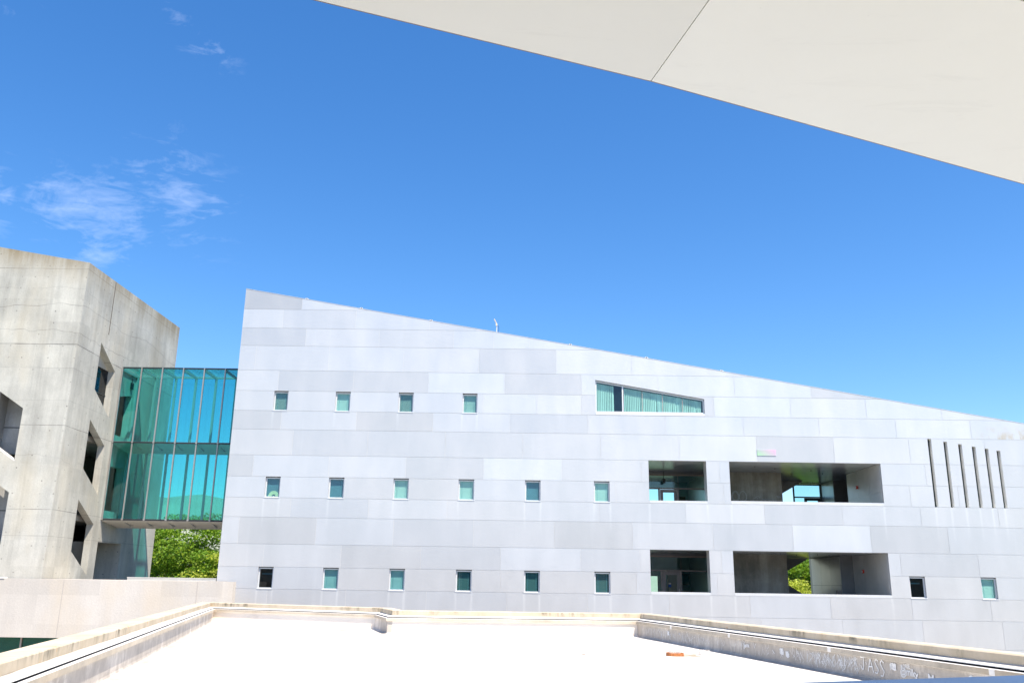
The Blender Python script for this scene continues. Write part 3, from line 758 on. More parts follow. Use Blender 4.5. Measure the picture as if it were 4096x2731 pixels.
        if zt > 3:
            fr = MB(); Y = 51.0
            fr.box(16.17, 16.25, Y, Y + .08, zf, 5.71); fr.box(15.0, 17.81, Y + .002, Y + .078, 5.71, 5.785)
            fr.box(16.25, 17.81, Y + .001, Y + .079, 5.0, 5.07); fr.box(17.74, 17.81, Y + .002, Y + .078, zf, 5.0); fr.box(17.74, 17.81, Y + .002, Y + .078, 5.07, 5.71)
            ds = part(fr, 'glazed_screen', M['dark_frame'], bld)
            d = MB(); ring(d, [(16.80, zf), (17.73, zf), (17.73, 4.99), (16.80, 4.99)], .15, Y + .01, Y + .06); part(d, 'door', M['dark_frame'], ds)
            p = MB(); p.box(16.25, 17.74, Y + .03, Y + .036, 5.07, 5.71); p.box(16.25, 16.80, Y + .03, Y + .036, zf, 5.0); p.box(16.95, 17.58, Y + .03, Y + .036, zf + .1, 4.84)
            part(p, 'pane', mat_glass('clear_glass', (.8, .95, .95)), ds)
            # chalk on the concrete wall
            ch = MB(); random.seed(21)
            def stroke(mb, pts, w, y):
                for i in range(len(pts) - 1):
                    (u0, v0), (u1, v1) = pts[i], pts[i + 1]; L = math.hypot(u1 - u0, v1 - v0) or 1; nx_, nz_ = -(v1 - v0) / L * w, (u1 - u0) / L * w
                    mb.face([(u0 - nx_, y, v0 - nz_), (u1 - nx_, y, v1 - nz_), (u1 + nx_, y, v1 + nz_), (u0 + nx_, y, v0 + nz_)])
            for cx, rx, rz in ((11.56, .20, .26), (11.56, .15, .21), (11.95, .19, .25)):
                ch = MB(); stroke(ch, [(cx + rx * math.cos(t / 20 * 6.283), 4.53 + rz * math.sin(t / 20 * 6.283) - .03 * math.cos(t / 20 * 6.283 * 2)) for t in range(21)], .009, Yw - .004)
                part(ch, 'chalk_loop', M['chalk_dim'], bld)
            for k in range(8):
                ch = MB(); u, v = 12.3 + k * .2, random.uniform(4.28, 4.55)
                stroke(ch, [(u + j * .028 + random.uniform(-.02, .02), v + random.uniform(-.06, .06)) for j in range(9)], .005, Yw - .0045)
                part(ch, 'chalk_scribble', M['chalk_dim'], bld)
        else:
            sc = MB(); sc.box(16.80, 16.884, 46.9, 47.1, -.30, -.12); part(sc, 'wall_lamp', M['bronze'], bld)
            le = MB(); le.box(14.1, 17.3, 50.2, 50.5, zf, -.33); part(le, 'ledge', M['loggia_dark'], gl)

# folding fan behind the first window of the middle row
fan = MB(); cx, cz, yy = -11.56, 3.845, YF + .145
for k in range(14):
    t0, t1 = math.pi * k / 14, math.pi * (k + 1) / 14; tm = (t0 + t1) / 2
    P = lambda r, t, dy: (cx + r * math.cos(t), yy + dy, cz + r * math.sin(t))
    fan.face([P(.09, t0, 0), P(.26, t0, 0), P(.26, tm, .008), P(.09, tm, .008)]); fan.face([P(.09, tm, .008), P(.26, tm, .008), P(.26, t1, 0), P(.09, t1, 0)])
fan.tube([(cx - .02, yy, cz), (cx + .02, yy, cz)], .012)
tag(fan.build('folding_fan', M['fan_paper'], base=(cx, yy, cz)), 'pale paper folding fan standing open behind the leftmost window of the middle row', 'fan')

# antenna on the roof edge
an = thing('antenna', (-1.02, 42.35, roof_z(-1.02)), 'small yagi antenna on a short pole at the sloping roof edge', 'antenna')
p = MB(); p.tube([(-1.02, 42.35, roof_z(-1.02)), (-1.02, 42.35, 12.62)], .026); part(p, 'pole', M['frame_white'], an)
p = MB(); p.bbox((-1.03, 42.33, 12.63), (.035, .04, .06)); p.tube([(-.99, 42.33, 12.58), (-1.16, 42.30, 12.93)], .014)
for k in range(5):
    t = k / 4; c = Vector((-1.03, 42.33, 12.68)).lerp(Vector((-1.15, 42.31, 12.90)), t); p.tube([c + Vector((0, -.05, 0)), c + Vector((0, .05, 0))], .006, 5); p.tube([c + Vector((-.035, 0, -.015)), c + Vector((.035, 0, .015))], .008, 5)
part(p, 'aerial', M['pale_yellow'], an)
p = MB(); p.tube([(-.99, 42.34, 12.60), (-.945, 42.35, 12.58), (-.915, 42.35, 12.50), (-.91, 42.35, 12.40), (-.93, 42.35, roof_z(-.93) + .0)], .013, 6); part(p, 'cable', M['cable'], an)

# ================================================================== CONCRETE TOWER
TX, TY0, TY1, TXL = -20.45, 39.0, 50.6, -36.0
def tower_z(x): return 14.45 + (TX - x) * .1667
tw = thing('concrete_tower', (-28, 44, -Z0), 'bare grey concrete tower with a slanted top and slanted hexagonal openings', 'tower')
TH = .34
w = MB()
front_holes = [[(-24.4, 8.60), (-22.48, 7.36), (-22.48, 4.96), (-24.4, 6.2)], [(-24.4, 4.80), (-22.48, 3.56), (-22.48, 1.16), (-24.4, 2.4)]]
side_holes = [[(41.25, 11.12), (43.07, 10.07), (43.07, 7.72), (41.25, 8.77)], [(41.25, 7.28), (43.07, 6.27), (43.07, 3.88), (41.25, 4.93)], [(41.25, 3.48), (43.07, 2.45), (43.07, .07), (41.25, 1.12)],
              [(43.84, 8.95), (45.4, 9.30), (45.4, 7.0), (43.84, 7.0)], [(43.84, 3.2), (45.45, 3.2), (45.45, 5.45), (43.84, 5.4)], [(43.78, -3.5), (46.4, -3.5), (46.4, 1.66), (43.78, 1.66)]]
for q in cut([[(TXL, -Z0), (TX, -Z0), (TX, tower_z(TX)), (TXL, tower_z(TXL))]], front_holes):
    w.face([(u, TY0, v) for u, v in q])
for q in cut([[(TY0, -Z0), (TY1, -Z0), (TY1, 14.62), (TY0, 14.45)]], side_holes):
    w.face([(TX, u, v) for u, v in q])
for h in front_holes:
    h = ccw(h)
    for i in range(4):
        p, q = h[i], h[(i + 1) % 4]; w.face([(p[0], TY0, p[1]), (q[0], TY0, q[1]), (q[0], TY0 + TH, q[1]), (p[0], TY0 + TH, p[1])])
for k, h in enumerate(side_holes):
    h = ccw(h); dp = TH if k < 5 else 1.3
    for i in range(4):
        p, q = h[i], h[(i + 1) % 4]; w.face([(TX, p[0], p[1]), (TX, q[0], q[1]), (TX - dp, q[0], q[1]), (TX - dp, p[0], p[1])])
w.face([(TX - 1.3, 43.78, -3.5), (TX - 1.3, 46.4, -3.5), (TX - 1.3, 46.4, 1.66), (TX - 1.3, 43.78, 1.66)])
w.face([(TXL, TY0, tower_z(TXL)), (TX, TY0, 14.45), (TX, TY1, 14.62), (TXL, TY1, tower_z(TXL) + .17)])
w.face([(TXL, TY1, -Z0), (TX, TY1, -Z0), (TX, TY1, 14.62), (TXL, TY1, tower_z(TXL) + .17)])
w.face([(TXL, TY0, -Z0), (TXL, TY1, -Z0), (TXL, TY1, tower_z(TXL) + .17), (TXL, TY0, tower_z(TXL))])
part(w, 'wall', M['tower'], tw)
# inner storeys: floors and inside walls, so the openings look into something
inn = MB()
for z in (-1.2, 2.6, 6.45, 10.3): inn.box(TXL + .5, TX - .6, TY0 + 1.4, TY1 - .4, z, z + .25)
inn.box(-26.5, -26.2, TY0 + .4, TY1 - .3, -4, 13); inn.box(TX - 3.6, TX - 3.4, TY0 + .4, TY1 - .3, -4, 13)
M['inner'] = mat_concrete('inner_concrete', (.40, .39, .37), ties=False)
part(inn, 'inner_floor', M['inner'], tw)
# glazing in the side openings
f = MB(); xg = TX - TH
f.prism([(xg, 41.25, 10.09), (xg, 43.07, 10.09), (xg, 41.25, 11.12)], (-.1, 0, 0))
f2 = part(f, 'infill_panel', M['stucco'], tw)
g = MB(); g.prism([(xg - .01, 41.25, 8.77), (xg - .01, 43.07, 7.72), (xg - .01, 43.07, 10.09), (xg - .01, 41.25, 10.09)], (-.02, 0, 0))
gw = part(g, 'window', mat_glass('navy_glass', (.12, .16, .36), 1.5, .02, 1.0), tw)
fr = MB(); fr.box(xg, xg + .03, 41.25, 43.07, 8.79, 8.83); fr.tube([(xg - .3, 41.9, 8.3), (xg - .3, 42.9, 9.4)], .02); part(fr, 'glazing_bar', M['dark_frame'], gw)
for zz in (0, -3.8):
    g = MB(); g.box(-26, -22.0, TY0 + 1.1, TY0 + 1.3, 4.0 + zz, 9.2 + zz); gw = part(g, 'inner_wall', M['inner'], tw)
    fr = MB(); fr.box(-26, -22.0, TY0 + 1.09, TY0 + 1.098, 6.62 + zz, 6.66 + zz); part(fr, 'joint', M['dark_frame'], gw)
    s = MB(); s.prism([(-24.4, TY0 + .02, 6.2 + zz), (-22.49, TY0 + .02, 4.965 + zz), (-22.49, TY0 + .02, 5.0 + zz), (-24.4, TY0 + .02, 6.235 + zz)], (0, TH - .04, 0)); part(s, 'sill', M['flashing'], tw)
sp = MB(); sp.box(TX - .02, TX + .10, 45.02, 45.22, 9.62, 9.95); sp.tube([(TX + .04, 45.12, 9.95), (TX + .04, 45.12, 10.2)], .02); part(sp, 'wall_speaker', M['black'], tw)
bx = MB(); bx.box(TX - 1.2, TX - .9, 44.0, 44.9, -1.4, .18); part(bx, 'utility_box', M['black'], tw)
cs = MB(); cs.box(TX - .002, TX + .012, 41.83, 41.88, 11.7, 14.47); part(cs, 'rain_slot', simple('rain_slot_shadow', (.13, .11, .09), .9), tw)

# ================================================================== GLASS BRIDGE
BY0, BY1 = 43.8, 45.75; bx0, bx1 = TX + .02, XL - .02
ZT, ZM, ZB = 10.47, 6.60, 2.76
br = thing('glass_bridge', ((bx0 + bx1) / 2, (BY0 + BY1) / 2, ZB), 'two storey teal glass bridge between the concrete tower and the metal clad building', 'bridge')
mx = [-20.40, -19.40, -18.315, -17.23, -16.145, -15.06, -13.98]
for x in mx:
    p = MB(); p.box(x - .03, x + .03, BY0 - .05, BY0 + .04, ZB - .03, ZT + .02); p.bbox((x, BY0 - .055, ZM), (.045, .02, .045)); p.bbox((x, BY0 - .055, ZB), (.045, .02, .045)); part(p, 'mullion', M['grey_frame'], br)
    p = MB(); p.box(x - .05, x + .05, BY1 - .12, BY1 - .01, ZB + .1, ZT - .06); part(p, 'rear_post', M['grey_steel_pale'], br)
    p = MB(); p.prism([(x - .035, BY0 + .05, ZT - .02), (x - .035, BY1 - .01, ZT - .02), (x - .035, BY1 - .01, ZT - .14), (x - .035, BY0 + .05, ZT - .16)], (.07, 0, 0)); part(p, 'roof_beam', M['grey_steel_pale'], br)
    for zz, dz in ((ZM, .27), (ZB, .27)):
        if x > bx0 + .1:
            p = MB(); p.prism([(x - .02, BY0 + .05, zz - .06), (x - .02, BY0 + .95, zz - .30), (x - .02, BY0 + 1.35, zz - .2)], (.06, 0, 0)); part(p, 'bracket', M['grey_steel_pale'], br)
for k in range(len(mx)):
    u0 = mx[k] + .032; u1 = (mx[k + 1] - .032) if k + 1 < len(mx) else bx1
    if u1 - u0 < .1: continue
    for z0, z1 in ((ZB + .05, ZM - .05), (ZM + .05, ZT - .03)):
        g = MB(); g.box(u0, u1, BY0 - .006, BY0 + .006, z0, z1); part(g, 'front_pane', M['bridge_glass'], br)
        g = MB(); g.box(u0, u1, BY1 - .005, BY1 + .006, z0, z1 - .03); part(g, 'rear_pane', M['bridge_glass'], br)
g = MB(); g.box(bx0, bx1, BY0, BY1, ZT + .03, ZT + .045); part(g, 'roof_pane', M['bridge_glass'], br)
for z in (ZB, ZM, ZT):
    p = MB(); p.box(bx0, bx1, BY0 - .03, BY0 + .03, z - .045, z + .03); part(p, 'transom', M['dark_frame'], br)
p = MB(); p.box(bx0, bx1, BY1 - .05, BY1 + .03, ZT - .10, ZT + .01); part(p, 'rear_beam', M['grey_steel_pale'], br)
for z in (ZM, ZB):
    d = MB(); d.box(bx0, bx1, BY0 + .04, BY1 - .02, z - .03, z + .02, 0)
    k = 13                                                     # corrugated underside falling to the rear
    for i in range(k):
        y0 = BY0 + .05 + (BY1 - BY0 - .08) * i / k; y1 = BY0 + .05 + (BY1 - BY0 - .08) * (i + 1) / k; ym = (y0 + y1) / 2
        za, zb_, zm = z - .05 - .24 * i / k, z - .05 - .24 * (i + 1) / k, z - .10 - .24 * (i + .5) / k
        d.face([(bx0, y0, za), (bx1, y0, za), (bx1, ym, zm), (bx0, ym, zm)], 1); d.face([(bx0, ym, zm), (bx1, ym, zm), (bx1, y1, zb_), (bx0, y1, zb_)], 1)
    d.face([(bx0, BY1 - .03, z - .29), (bx1, BY1 - .03, z - .29), (bx1, BY1 - .03, z), (bx0, BY1 - .03, z)], 1)
    part(d, 'deck', [M['room_floor'], M['corrugated']], br)

# ================================================================== LOW CREAM WING, LEDGE
lw = thing('low_cream_wing', (-22, 38.8, -Z0), 'low cream rendered wing with a teal ribbon window under it, below the concrete tower', 'building')
w = MB(); w.box(-36, -11.17, 36, 36.35, -2.33, -.11); w.box(-36, -13.1, 36.351, 38.95, -2.33, -.113); w.box(-20.4, -13.3, 38.951, 41.94, -2.33, -.112); w.box(-35.9, -13.4, 36.5, 38.9, -Z0, -2.331)
part(w, 'wall', M['stucco'], lw)
jn = MB()
for x in (-17.95, -12.6, -24.0): jn.box(x - .012, x + .012, 35.994, 35.999, -2.325, -.115)
part(jn, 'joint', simple('render_joint', (.42, .38, .34), .9), lw)
c = MB(); c.box(-36, -20.35, 35.97, 36.2, -.108, -.05); part(c, 'coping', M['flashing'], lw)
g = MB(); g.box(-36, -11.6, 36.40, 36.42, -4.6, -2.335); rw = part(g, 'window', M['win_glass'], lw)
g2 = MB(); g2.box(-36, -11.7, 36.44, 36.46, -4.6, -2.335); part(g2, 'blind', simple('teal_blind', (.03, .18, .17), .6), rw)
for x in (-19.5, -23.2, -15.8):
    g3 = MB(); g3.box(x - .03, x + .03, 36.36, 36.399, -4.6, -2.336); part(g3, 'glazing_bar', M['bronze'], rw)
w = MB(); w.box(-18.0, XL - .03, 41.97, 42.25, -Z0, -.02); w.box(-18.02, XL - .028, 41.96, 42.30, -.019, .02)
tag(w.build('low_parapet_wall', M['grey_steel_pale']), 'low grey parapet wall in front of the trees, under the glass bridge', 'wall')

# ================================================================== FOREGROUND ROOF
PATH = [(-3.0, 2.9), (-8.93, 26.8), (-3.50, 24.05), (-2.93, 22.10), (3.16, 22.50), (7.05, 2.5)]
def offset(path, u):
    out = []
    n = len(path)
    for i in range(n):
        p = Vector(path[i])
        def nrm(a, b): d = (Vector(b) - Vector(a)).normalized(); return Vector((d.y, -d.x))
        if i == 0: q = p + nrm(path[0], path[1]) * u
        elif i == n - 1: q = p + nrm(path[-2], path[-1]) * u
        else:
            n1, n2 = nrm(path[i - 1], path[i]), nrm(path[i], path[i + 1]); m = n1 + n2; q = p + m / m.length_squared * 2 * u
        out.append((q.x, q.y))
    return out
def densify(path, prof, mb, mi=0, step=.5, wob=0):
    """sweep an open profile [(u, z)...] along the roof edge, mitred"""
    lines = [offset(path, u) for u, z in prof]
    n = len(path); base = []
    for i in range(n - 1):
        L = (Vector(path[i + 1]) - Vector(path[i])).length; k = max(1, int(L / step))
        for j in range(k): base.append((i, j / k))
    base.append((n - 2, 1.0))
    k0 = len(mb.v)
    for (i, t) in base:
        for (u, z), ln in zip(prof, lines):
            a, b = Vector(ln[i]), Vector(ln[i + 1]); q = a.lerp(b, t)
            mb.v.append((q.x, q.y, z + (wob * (noise_w(q.x, q.y)) if wob else 0)))
    m = len(prof)
    for s_ in range(len(base) - 1):
        for j in range(m - 1):
            a = k0 + s_ * m + j; mb.f.append((a, a + 1, a + m + 1, a + m)); mb.m.append(mi); mb.t.append(None)
def noise_w(x, y): return math.sin(x * 3.1 + y * 1.7) * .5 + math.sin(x * 7.3 - y * 5.1) * .3 + math.sin(x * 1.3 + y * .6) * .4
rb = thing('flat_roof_building', (0, 13, -Z0), 'low building in front with a white coated flat roof inside a stained parapet', 'building')
m_ = MB()
densify(PATH, [(-.30, -Z0), (-.30, -.68)], m_, 0)
densify(PATH, [(-.30, -.68), (-.02, -.675), (0, -.69), (0, -.785)], m_, 1)
densify(PATH, [(0, -.785), (.028, -.80)], m_, 2, wob=.006)
densify(PATH, [(.028, -.80), (.11, -.815), (.112, -.824)], m_, 3)
densify(PATH, [(.112, -.826), (.06, -.828), (.06, -.840), (.10, -.844)], m_, 4)
densify(PATH, [(.10, -.844), (.16, -.85)], m_, 3)
densify(PATH, [(.16, -.85), (.16, -.916)], m_, 5)
densify(PATH, [(.16, -.916), (.12, -.924)], m_, 3)
part(m_, 'parapet', [M['stucco'], M['cap'], M['sealant'], M['flashing'], M['slot'], M['parapet']], rb)
m_ = MB(); densify(PATH, [(.12, -.922), (.1205, -1.03), (.121, -1.165), (.130, -1.195), (.16, -1.211), (.30, -1.2165)], m_, 0, wob=.0)
part(m_, 'membrane_upstand', M['membrane'], rb)
dk = MB(); inner = offset(PATH, .27); pts = [(x, y, -1.215) for x, y in inner]
for t in tessellate_polygon([[Vector(p) for p in pts]]): dk.face([pts[i] for i in t])
part(dk, 'roof_deck', M['deck'], rb)
# reglet joint clips and chalk scrawls on the right-hand upstand
wd = Vector((3.89, -20.0, 0)).normalized(); wnrm = Vector((wd.y, -wd.x, 0))
W0 = Vector((3.16, 22.50, 0)) + wnrm * .122
def wp(s, z, off=.004): return W0 + wd * s + wnrm * off + Vector((0, 0, z))
sc = MB(); random.seed(77)
NS = [0]
def wstroke(mb, pts, w):
    NS[0] += 1; of = .003 + .000012 * (NS[0] % 400)
    wp = lambda s, z: W0 + wd * s + wnrm * of + Vector((0, 0, z))
    for i in range(len(pts) - 1):
        (s0, z0), (s1, z1) = pts[i], pts[i + 1]; L = math.hypot(s1 - s0, z1 - z0) or 1; a, b = -(z1 - z0) / L * w, (s1 - s0) / L * w
        mb.face([tuple(wp(s0 - a, z0 - b)), tuple(wp(s1 - a, z1 - b)), tuple(wp(s1 + a, z1 + b)), tuple(wp(s0 + a, z0 + b))])
for k in range(300):
    s = random.choice([random.uniform(.4, 9.9), random.uniform(1.0, 4.5), random.uniform(7.8, 9.6), random.uniform(8.4, 9.6)]); z = random.uniform(-1.12, -.97); h = random.uniform(.03, .15)
    c_ = random.uniform(-.08, .08); cv = random.uniform(-.04, .04)
    wstroke(sc, [(s + c_ * j / 4 + cv * math.sin(j / 4 * 3.14), max(-1.17, min(-.935, z + h * j / 4 - h / 2))) for j in range(5)], random.choice((.0025, .003, .005)))
for s, z in ((2.2, -1.02), (7.4, -1.02), (10.45, -.99), (7.6, -1.06)):
    for k in range(14): wstroke(sc, [(s + random.uniform(-.07, .07), max(-1.16, min(-.94, z + random.uniform(-.05, .05)))) for j in range(3)], .007)
part(sc, 'chalk_scrawl', M['chalk'], rb)
def wtext(txt, s, z, size, shear=0, bold=.004):
    cu = bpy.data.curves.new('graffiti', 'FONT'); cu.body = txt; cu.size = size; cu.shear = shear; cu.offset = bold; cu.resolution_u = 3
    to = bpy.data.objects.new('graffiti', cu); COL.objects.link(to)
    dg = bpy.context.evaluated_depsgraph_get(); dg.update(); me = bpy.data.meshes.new_from_object(to.evaluated_get(dg))
    COL.objects.unlink(to); bpy.data.objects.remove(to)
    root = Vector(rb['_w'])
    for v in me.vertices:
        q = wp(s + v.co.x, z + v.co.y + .02 * math.sin(v.co.x * 9), .0088); v.co = q + Vector((0, 0, Z0)) - root
    me.materials.append(M['chalk']); o = bpy.data.objects.new('graffiti', me); COL.objects.link(o); o.parent = rb; o['label'] = 'hand scrawled white letters ' + txt; return o
js = MB()
for pts in ([(0, .17), (.13, .185)], [(.075, .18), (.07, .06), (.045, .01), (.01, .03), (0, .07)], [(.17, .0), (.235, .175), (.30, -.01)], [(.19, .065), (.285, .07)],
            [(.42, .15), (.375, .175), (.34, .14), (.375, .085), (.415, .045), (.385, -.01), (.33, .0)], [(.55, .14), (.50, .17), (.465, .13), (.50, .08), (.545, .03), (.51, -.03), (.455, -.03)]):
    wstroke(js, [(9.70 + a, -1.10 + b) for a, b in pts], .0085)
gj = part(js, 'graffiti', M['chalk'], rb, 'hand scrawled white letters JASS')
wtext('RORIE', 10.62, -1.00, .07, 0, .002)
wtext('@miky_', 10.60, -1.085, .125)
wtext('__Man', 11.0, -1.14, .16)
wtext('C-mon', 11.9, -1.04, .11)
wtext('Jenna', 6.0, -1.06, .10)
jc = MB()
for s in (2.4, 5.4, 8.9, 12.3, 15.5): jc.prism([tuple(wp(s, -.849, .035)), tuple(wp(s + .09, -.849, .035)), tuple(wp(s + .09, -.917, .035)), tuple(wp(s, -.917, .035))], wnrm * .007)
part(jc, 'joint_cover', M['flashing'], rb)

def drain(x, y, pan, label):
    t = thing('roof_drain', (x, y, -1.215), label, 'roof drain', 'drains side by side on the white roof')
    p = MB()
    R_, h = (.155, .055) if pan else (.15, .012)
    seg = 20
    for k in range(seg):
        a0, a1 = 6.2832 * k / seg, 6.2832 * (k + 1) / seg
        ri = R_ - .02
        for (r0, z0, r1, z1) in ((R_ + .01, -1.215, R_, -1.215 + h), (R_, -1.215 + h, ri, -1.215 + h), (ri, -1.215 + h, ri - .005, -1.215 + h * .4), (ri - .005, -1.215 + h * .4, .02, -1.215 + h * .35)):
            p.face([(x + r0 * math.cos(a0), y + r0 * math.sin(a0), z0), (x + r0 * math.cos(a1), y + r0 * math.sin(a1), z0), (x + r1 * math.cos(a1), y + r1 * math.sin(a1), z1), (x + r1 * math.cos(a0), y + r1 * math.sin(a0), z1)])
    part(p, 'pan', M['rust'] if pan else M['cage'], t)
    c = MB(); zb, zt = (-1.19, -1.11) if pan else (-1.21, -1.11)
    for k in range(16):
        a = 6.2832 * k / 16; ux, uy = math.cos(a), math.sin(a); c.tube([(x + .105 * ux, y + .105 * uy, zb), (x + .088 * ux, y + .088 * uy, zt)], .0055, 5)
    ringp = [(x + .09 * math.cos(6.2832 * k / 20), y + .09 * math.sin(6.2832 * k / 20), zb + .02) for k in range(21)]; c.tube(ringp, .006, 5)
    if not pan: c.tube([(q[0], q[1], zt - .045) for q in ringp], .004, 5)
    part(c, 'strainer', M['cage'], t)
drain(2.92, 16.55, True, 'rusty orange roof drain with a short barred strainer')
drain(3.47, 16.65, False, 'white roof drain with a tall pale strainer, beside the rusty one')
tg = MB(); tg.tube([(4.60, 14.95, -1.203), (4.66, 15.0, -1.19), (4.74, 15.02, -1.2)], .006, 5); tg.tube([(4.66, 15.0, -1.19), (4.69, 15.08, -1.2)], .004, 5)
tag(tg.build('twig', simple('red_brown_twig', (.25, .05, .03), .8)), 'short red brown twig on the white roof near the scrawled parapet', 'twig')
tg = MB(); tg.prism([(1.22, 16.5, -1.211), (1.29, 16.48, -1.211), (1.33, 16.52, -1.207), (1.27, 16.55, -1.211)], (0, 0, .006))
tag(tg.build('dry_leaf', simple('dry_leaf', (.30, .2, .12), .8)), 'tiny dry brown leaf lying in the middle of the white roof', 'leaf')

# ================================================================== OUR OWN BUILDING: canopy, wall, balcony, rail
cn = thing('white_canopy', (2, 2, 3.0), 'large off white panelled canopy overhead, cutting across the sky', 'canopy')
E = Vector((4.97, 2.09)).normalized(); E2 = Vector((.926, .400)).normalized()
edge = [(-8.0, 1.30), (-1.10, 4.01), (.81, 4.75), (3.87, 6.10), (11.0, 9.35)]
J = Vector((.19, -.78)).normalized()
def down(p, d): return (p[0] + J.x * d, p[1] + J.y * d)
SEAM = 1.50
cp = MB(); CZ = 3.0
def strip(i0, i1, d0, d1, gap0, gap1, tone):
    a, b = Vector(edge[i0]), Vector(edge[i1]); e = (b - a).normalized()
    a2, b2 = a + e * gap0, b - e * gap1
    cp.prism([(*down(a2, d0), CZ), (*down(b2, d0), CZ), (*down(b2, d1), CZ), (*down(a2, d1), CZ)], (0, 0, .02), 0, tone)
strip(0, 1, .0, SEAM - .004, 0, 0, .975); strip(1, 2, .0, SEAM - .004, 0, .003, .975)
strip(2, 3, .0, SEAM - .004, .003, 0, 1.055); strip(3, 4, .0, SEAM - .004, 0, 0, 1.03)
for d0 in (SEAM,):
    strip(0, 1, d0 + .006, d0 + SEAM - .006, 0, .003, 1.0); strip(1, 2, d0 + .006, d0 + SEAM - .006, .003, .003, .98)
    strip(2, 3, d0 + .006, d0 + SEAM - .006, .003, 0, .95); strip(3, 4, d0 + .006, d0 + SEAM - .006, 0, 0, .95)
part(cp, 'soffit', M['canopy'], cn)
sb = MB(); poly = [(p[0], p[1] - .03, CZ + .021) for p in edge] + [(*down(edge[-1], 2.05 * SEAM), CZ + .021), (*down(edge[0], 2.05 * SEAM), CZ + .021)]
sb.prism(poly, (0, 0, .5)); part(sb, 'roof_slab', M['canopy'], cn)
tr = MB()
for i in range(len(edge) - 1):
    a, b = Vector((*edge[i], 0)), Vector((*edge[i + 1], 0)); d = (b - a).normalized(); nn_ = Vector((-d.y, d.x, 0)); L = (b - a).length / 2
    tr.bbox((a + b) / 2 + nn_ * .004 + Vector((0, 0, CZ + .058)), (L, .004, .058), (d, nn_, Vector((0, 0, 1))))
part(tr, 'edge_trim', simple('edge_drip', (.16, .12, .10), .5), cn)
for cx_, cy_ in ((-4.2, -.3), (6.6, 3.6)):
    co = MB(); co.tube([(cx_, cy_, -1.65), (cx_, cy_, CZ + .022)], .12, 20); part(co, 'column', M['canopy'], cn)
hw = thing('added_house_wall', (0, -3.2, -Z0), 'unseen cream wall behind the balcony, added and widened for what the windows reflect', 'wall')
ow = MB(); ow.box(-36, 48, -3.6, -3.2, -Z0, 4.2); part(ow, 'wall', M['stucco'], hw)  # out of view; added so the dark windows reflect it instead of grass
ow = MB(); ow.box(-5, 5, -3.199, -3.17, -1.6, 1.2); part(ow, 'window', M['screen'], hw)
ob = MB(); ob.box(-8, 9, -3.19, 2.4, -1.9, -1.65)
struct(ob.build('balcony_floor', M['stucco']))
rl = thing('blue_rail', (2.2, 3.3, -1.65), 'dark blue painted rail close by at the lower right corner', 'railing')
ra, rbp = Vector((1.0, 2.73, 0)), Vector((3.9, 3.87, 0)); ra = Vector((.55, 2.93, 0)); rbp = Vector((2.9, 3.88, 0))
dd = (rbp - ra).normalized(); nr = Vector((-dd.y, dd.x, 0))
b = MB(); b.bbox((ra + rbp) / 2 - nr * .12 + Vector((0, 0, -.34)), ((rbp - ra).length / 2, .12, .035), (dd, nr, Vector((0, 0, 1)))); part(b, 'handrail', M['rail_blue'], rl)
for t in (.06, .5, .94):
    c_ = ra.lerp(rbp, t) - nr * .12; b = MB(); b.tube([(c_.x, c_.y, -1.65), (c_.x, c_.y, -.375)], .025); part(b, 'post', M['rail_blue'], rl)

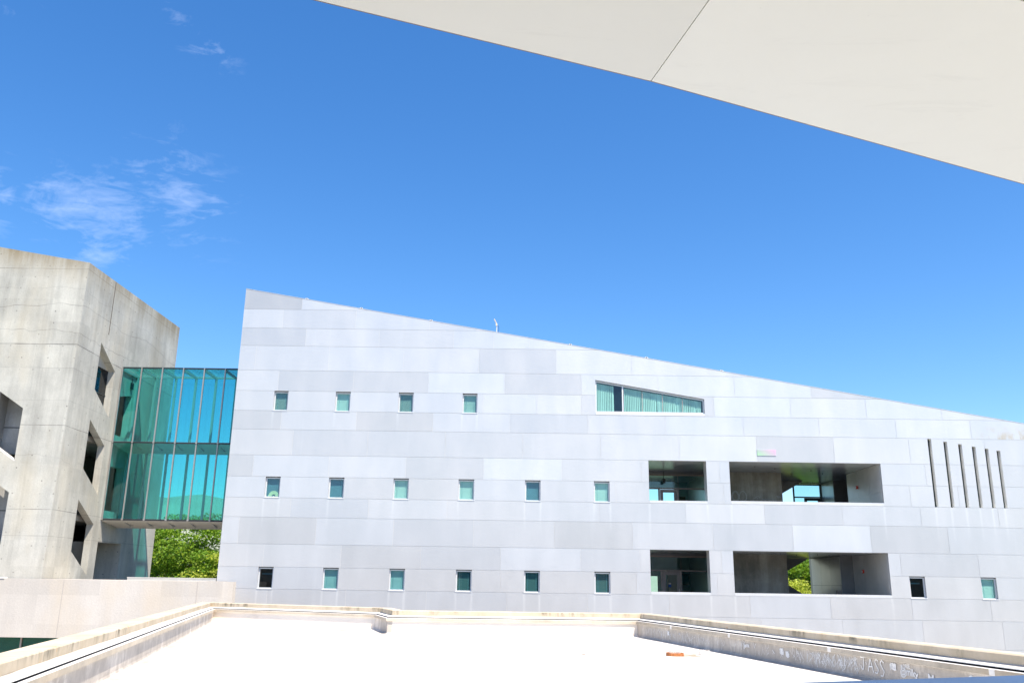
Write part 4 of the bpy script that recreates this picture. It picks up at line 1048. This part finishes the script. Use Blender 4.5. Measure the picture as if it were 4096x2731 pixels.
# ================================================================== TREES
def tree(x, y, top, rad, nleaf, mat, label, seed, leaf=.16, low=-7.0):
    rnd = random.Random(seed)
    t = thing('tree', (x, y, -Z0), label, 'tree', 'trees beyond the buildings')
    tk = MB(); h = top + Z0
    base = Vector((x, y, -Z0)); fork = base + Vector((rnd.uniform(-.4, .4), rnd.uniform(-.3, .3), h * .32))
    tk.tube([base, base.lerp(fork, .5) + Vector((.1, 0, 0)), fork], .30, 10, r2=.22)
    clumps = []
    for k in range(11):
        a = k / 11 * 6.283 + rnd.uniform(-.3, .3); rr = rad * rnd.uniform(.3, .85)
        tip = Vector((x + rr * math.cos(a), y + rr * math.sin(a), rnd.uniform(low + 2.5, top - 1.0)))
        mid = fork.lerp(tip, .5) + Vector((rnd.uniform(-.4, .4), rnd.uniform(-.4, .4), rnd.uniform(.2, .7)))
        tk.tube([fork - Vector((0, 0, .3)), mid, tip], .13, 6, r2=.03)
        for j in range(3):
            e = mid.lerp(tip, rnd.uniform(.2, 1)) ; e2 = e + Vector((rnd.uniform(-1, 1), rnd.uniform(-1, 1), rnd.uniform(-.2, .9))) * rad * .35
            tk.tube([e, e2], .035, 5, r2=.012); clumps.append(e2)
        clumps.append(tip)
    part(tk, 'trunk', M['bark'], t, smooth=True)
    cc = Vector((x, y, (top + low) / 2)); hz = (top - low) / 2
    for k in range(95):
        while True:
            q = Vector((rnd.uniform(-1, 1), rnd.uniform(-1, 1), rnd.uniform(-1, 1)))
            if .25 < q.length < 1: break
        clumps.append(cc + Vector((q.x * rad, q.y * rad, q.z * (hz - .5))))
    cr = MB(); V, F, T = cr.v, cr.f, cr.t
    per = nleaf // len(clumps)
    for c_ in clumps:
        s_ = rnd.uniform(.55, 1.15) * rad * .26; tonec = rnd.random(); droop = rnd.uniform(.35, .6)
        for _ in range(per):
            while True:
                q = Vector((rnd.uniform(-1, 1), rnd.uniform(-1, 1), rnd.uniform(-1, 1)))
                if q.length < 1: break
            p = c_ + Vector((q.x * s_ * 1.25, q.y * s_ * 1.25, q.z * s_ * droop))
            L = leaf * rnd.uniform(.6, 1.5)
            a = Vector((rnd.uniform(-1, 1), rnd.uniform(-1, 1), rnd.uniform(-.55, .35))).normalized(); b_ = Vector((rnd.uniform(-1, 1), rnd.uniform(-1, 1), rnd.uniform(-.4, 1.0)))
            b_ = (b_ - a * b_.dot(a)).normalized() * .34
            k = len(V); V += [tuple(p - a * L * .5), tuple(p + b_ * L), tuple(p + a * L * .6), tuple(p - b_ * L)]
            F.append((k, k + 1, k + 2, k + 3)); cr.m.append(0); T.append((min(1, max(0, tonec * .7 + rnd.uniform(0, .4))), rnd.random() ** 3, 0))
    part(cr, 'crown', M[mat], t)
tree(-24.6, 66, 5.2, 4.2, 36000, 'leaf', 'bright green feathery tree filling the gap under the glass bridge', 1, .165)
tree(-28.8, 70, 4.9, 4.1, 22000, 'leaf', 'bright green tree beside the tower wall, left in the gap under the glass bridge', 2, .165)
tree(-20.6, 63, 2.6, 2.5, 15000, 'leaf_yellow', 'yellow green bushy tree against the metal wall, right in the gap under the glass bridge', 3, .15)
tree(-25.5, 80, 3.2, 5.0, 14000, 'leaf_dark', 'darker tree standing behind the bright ones in the gap under the glass bridge', 4, .28)
tree(-33, 78, 4.4, 4.4, 9000, 'leaf_dark', 'dark tree hidden mostly by the concrete tower', 6, .26)
tree(22.6, 72, 1.1, 3.4, 17000, 'leaf_yellow', 'sunlit yellow green tree seen through the lower gallery', 7, .18, low=-6)
tree(25.6, 77, 4.2, 3.8, 17000, 'leaf', 'greener taller tree behind the yellow one, seen through the lower gallery', 8, .2, low=-5)
tree(24.4, 84, 5.0, 5.2, 18000, 'leaf_dark', 'dark tree at the back, seen through the lower gallery', 9, .28, low=-5)

for o in ROOTS:
    if '_w' in o: del o['_w']
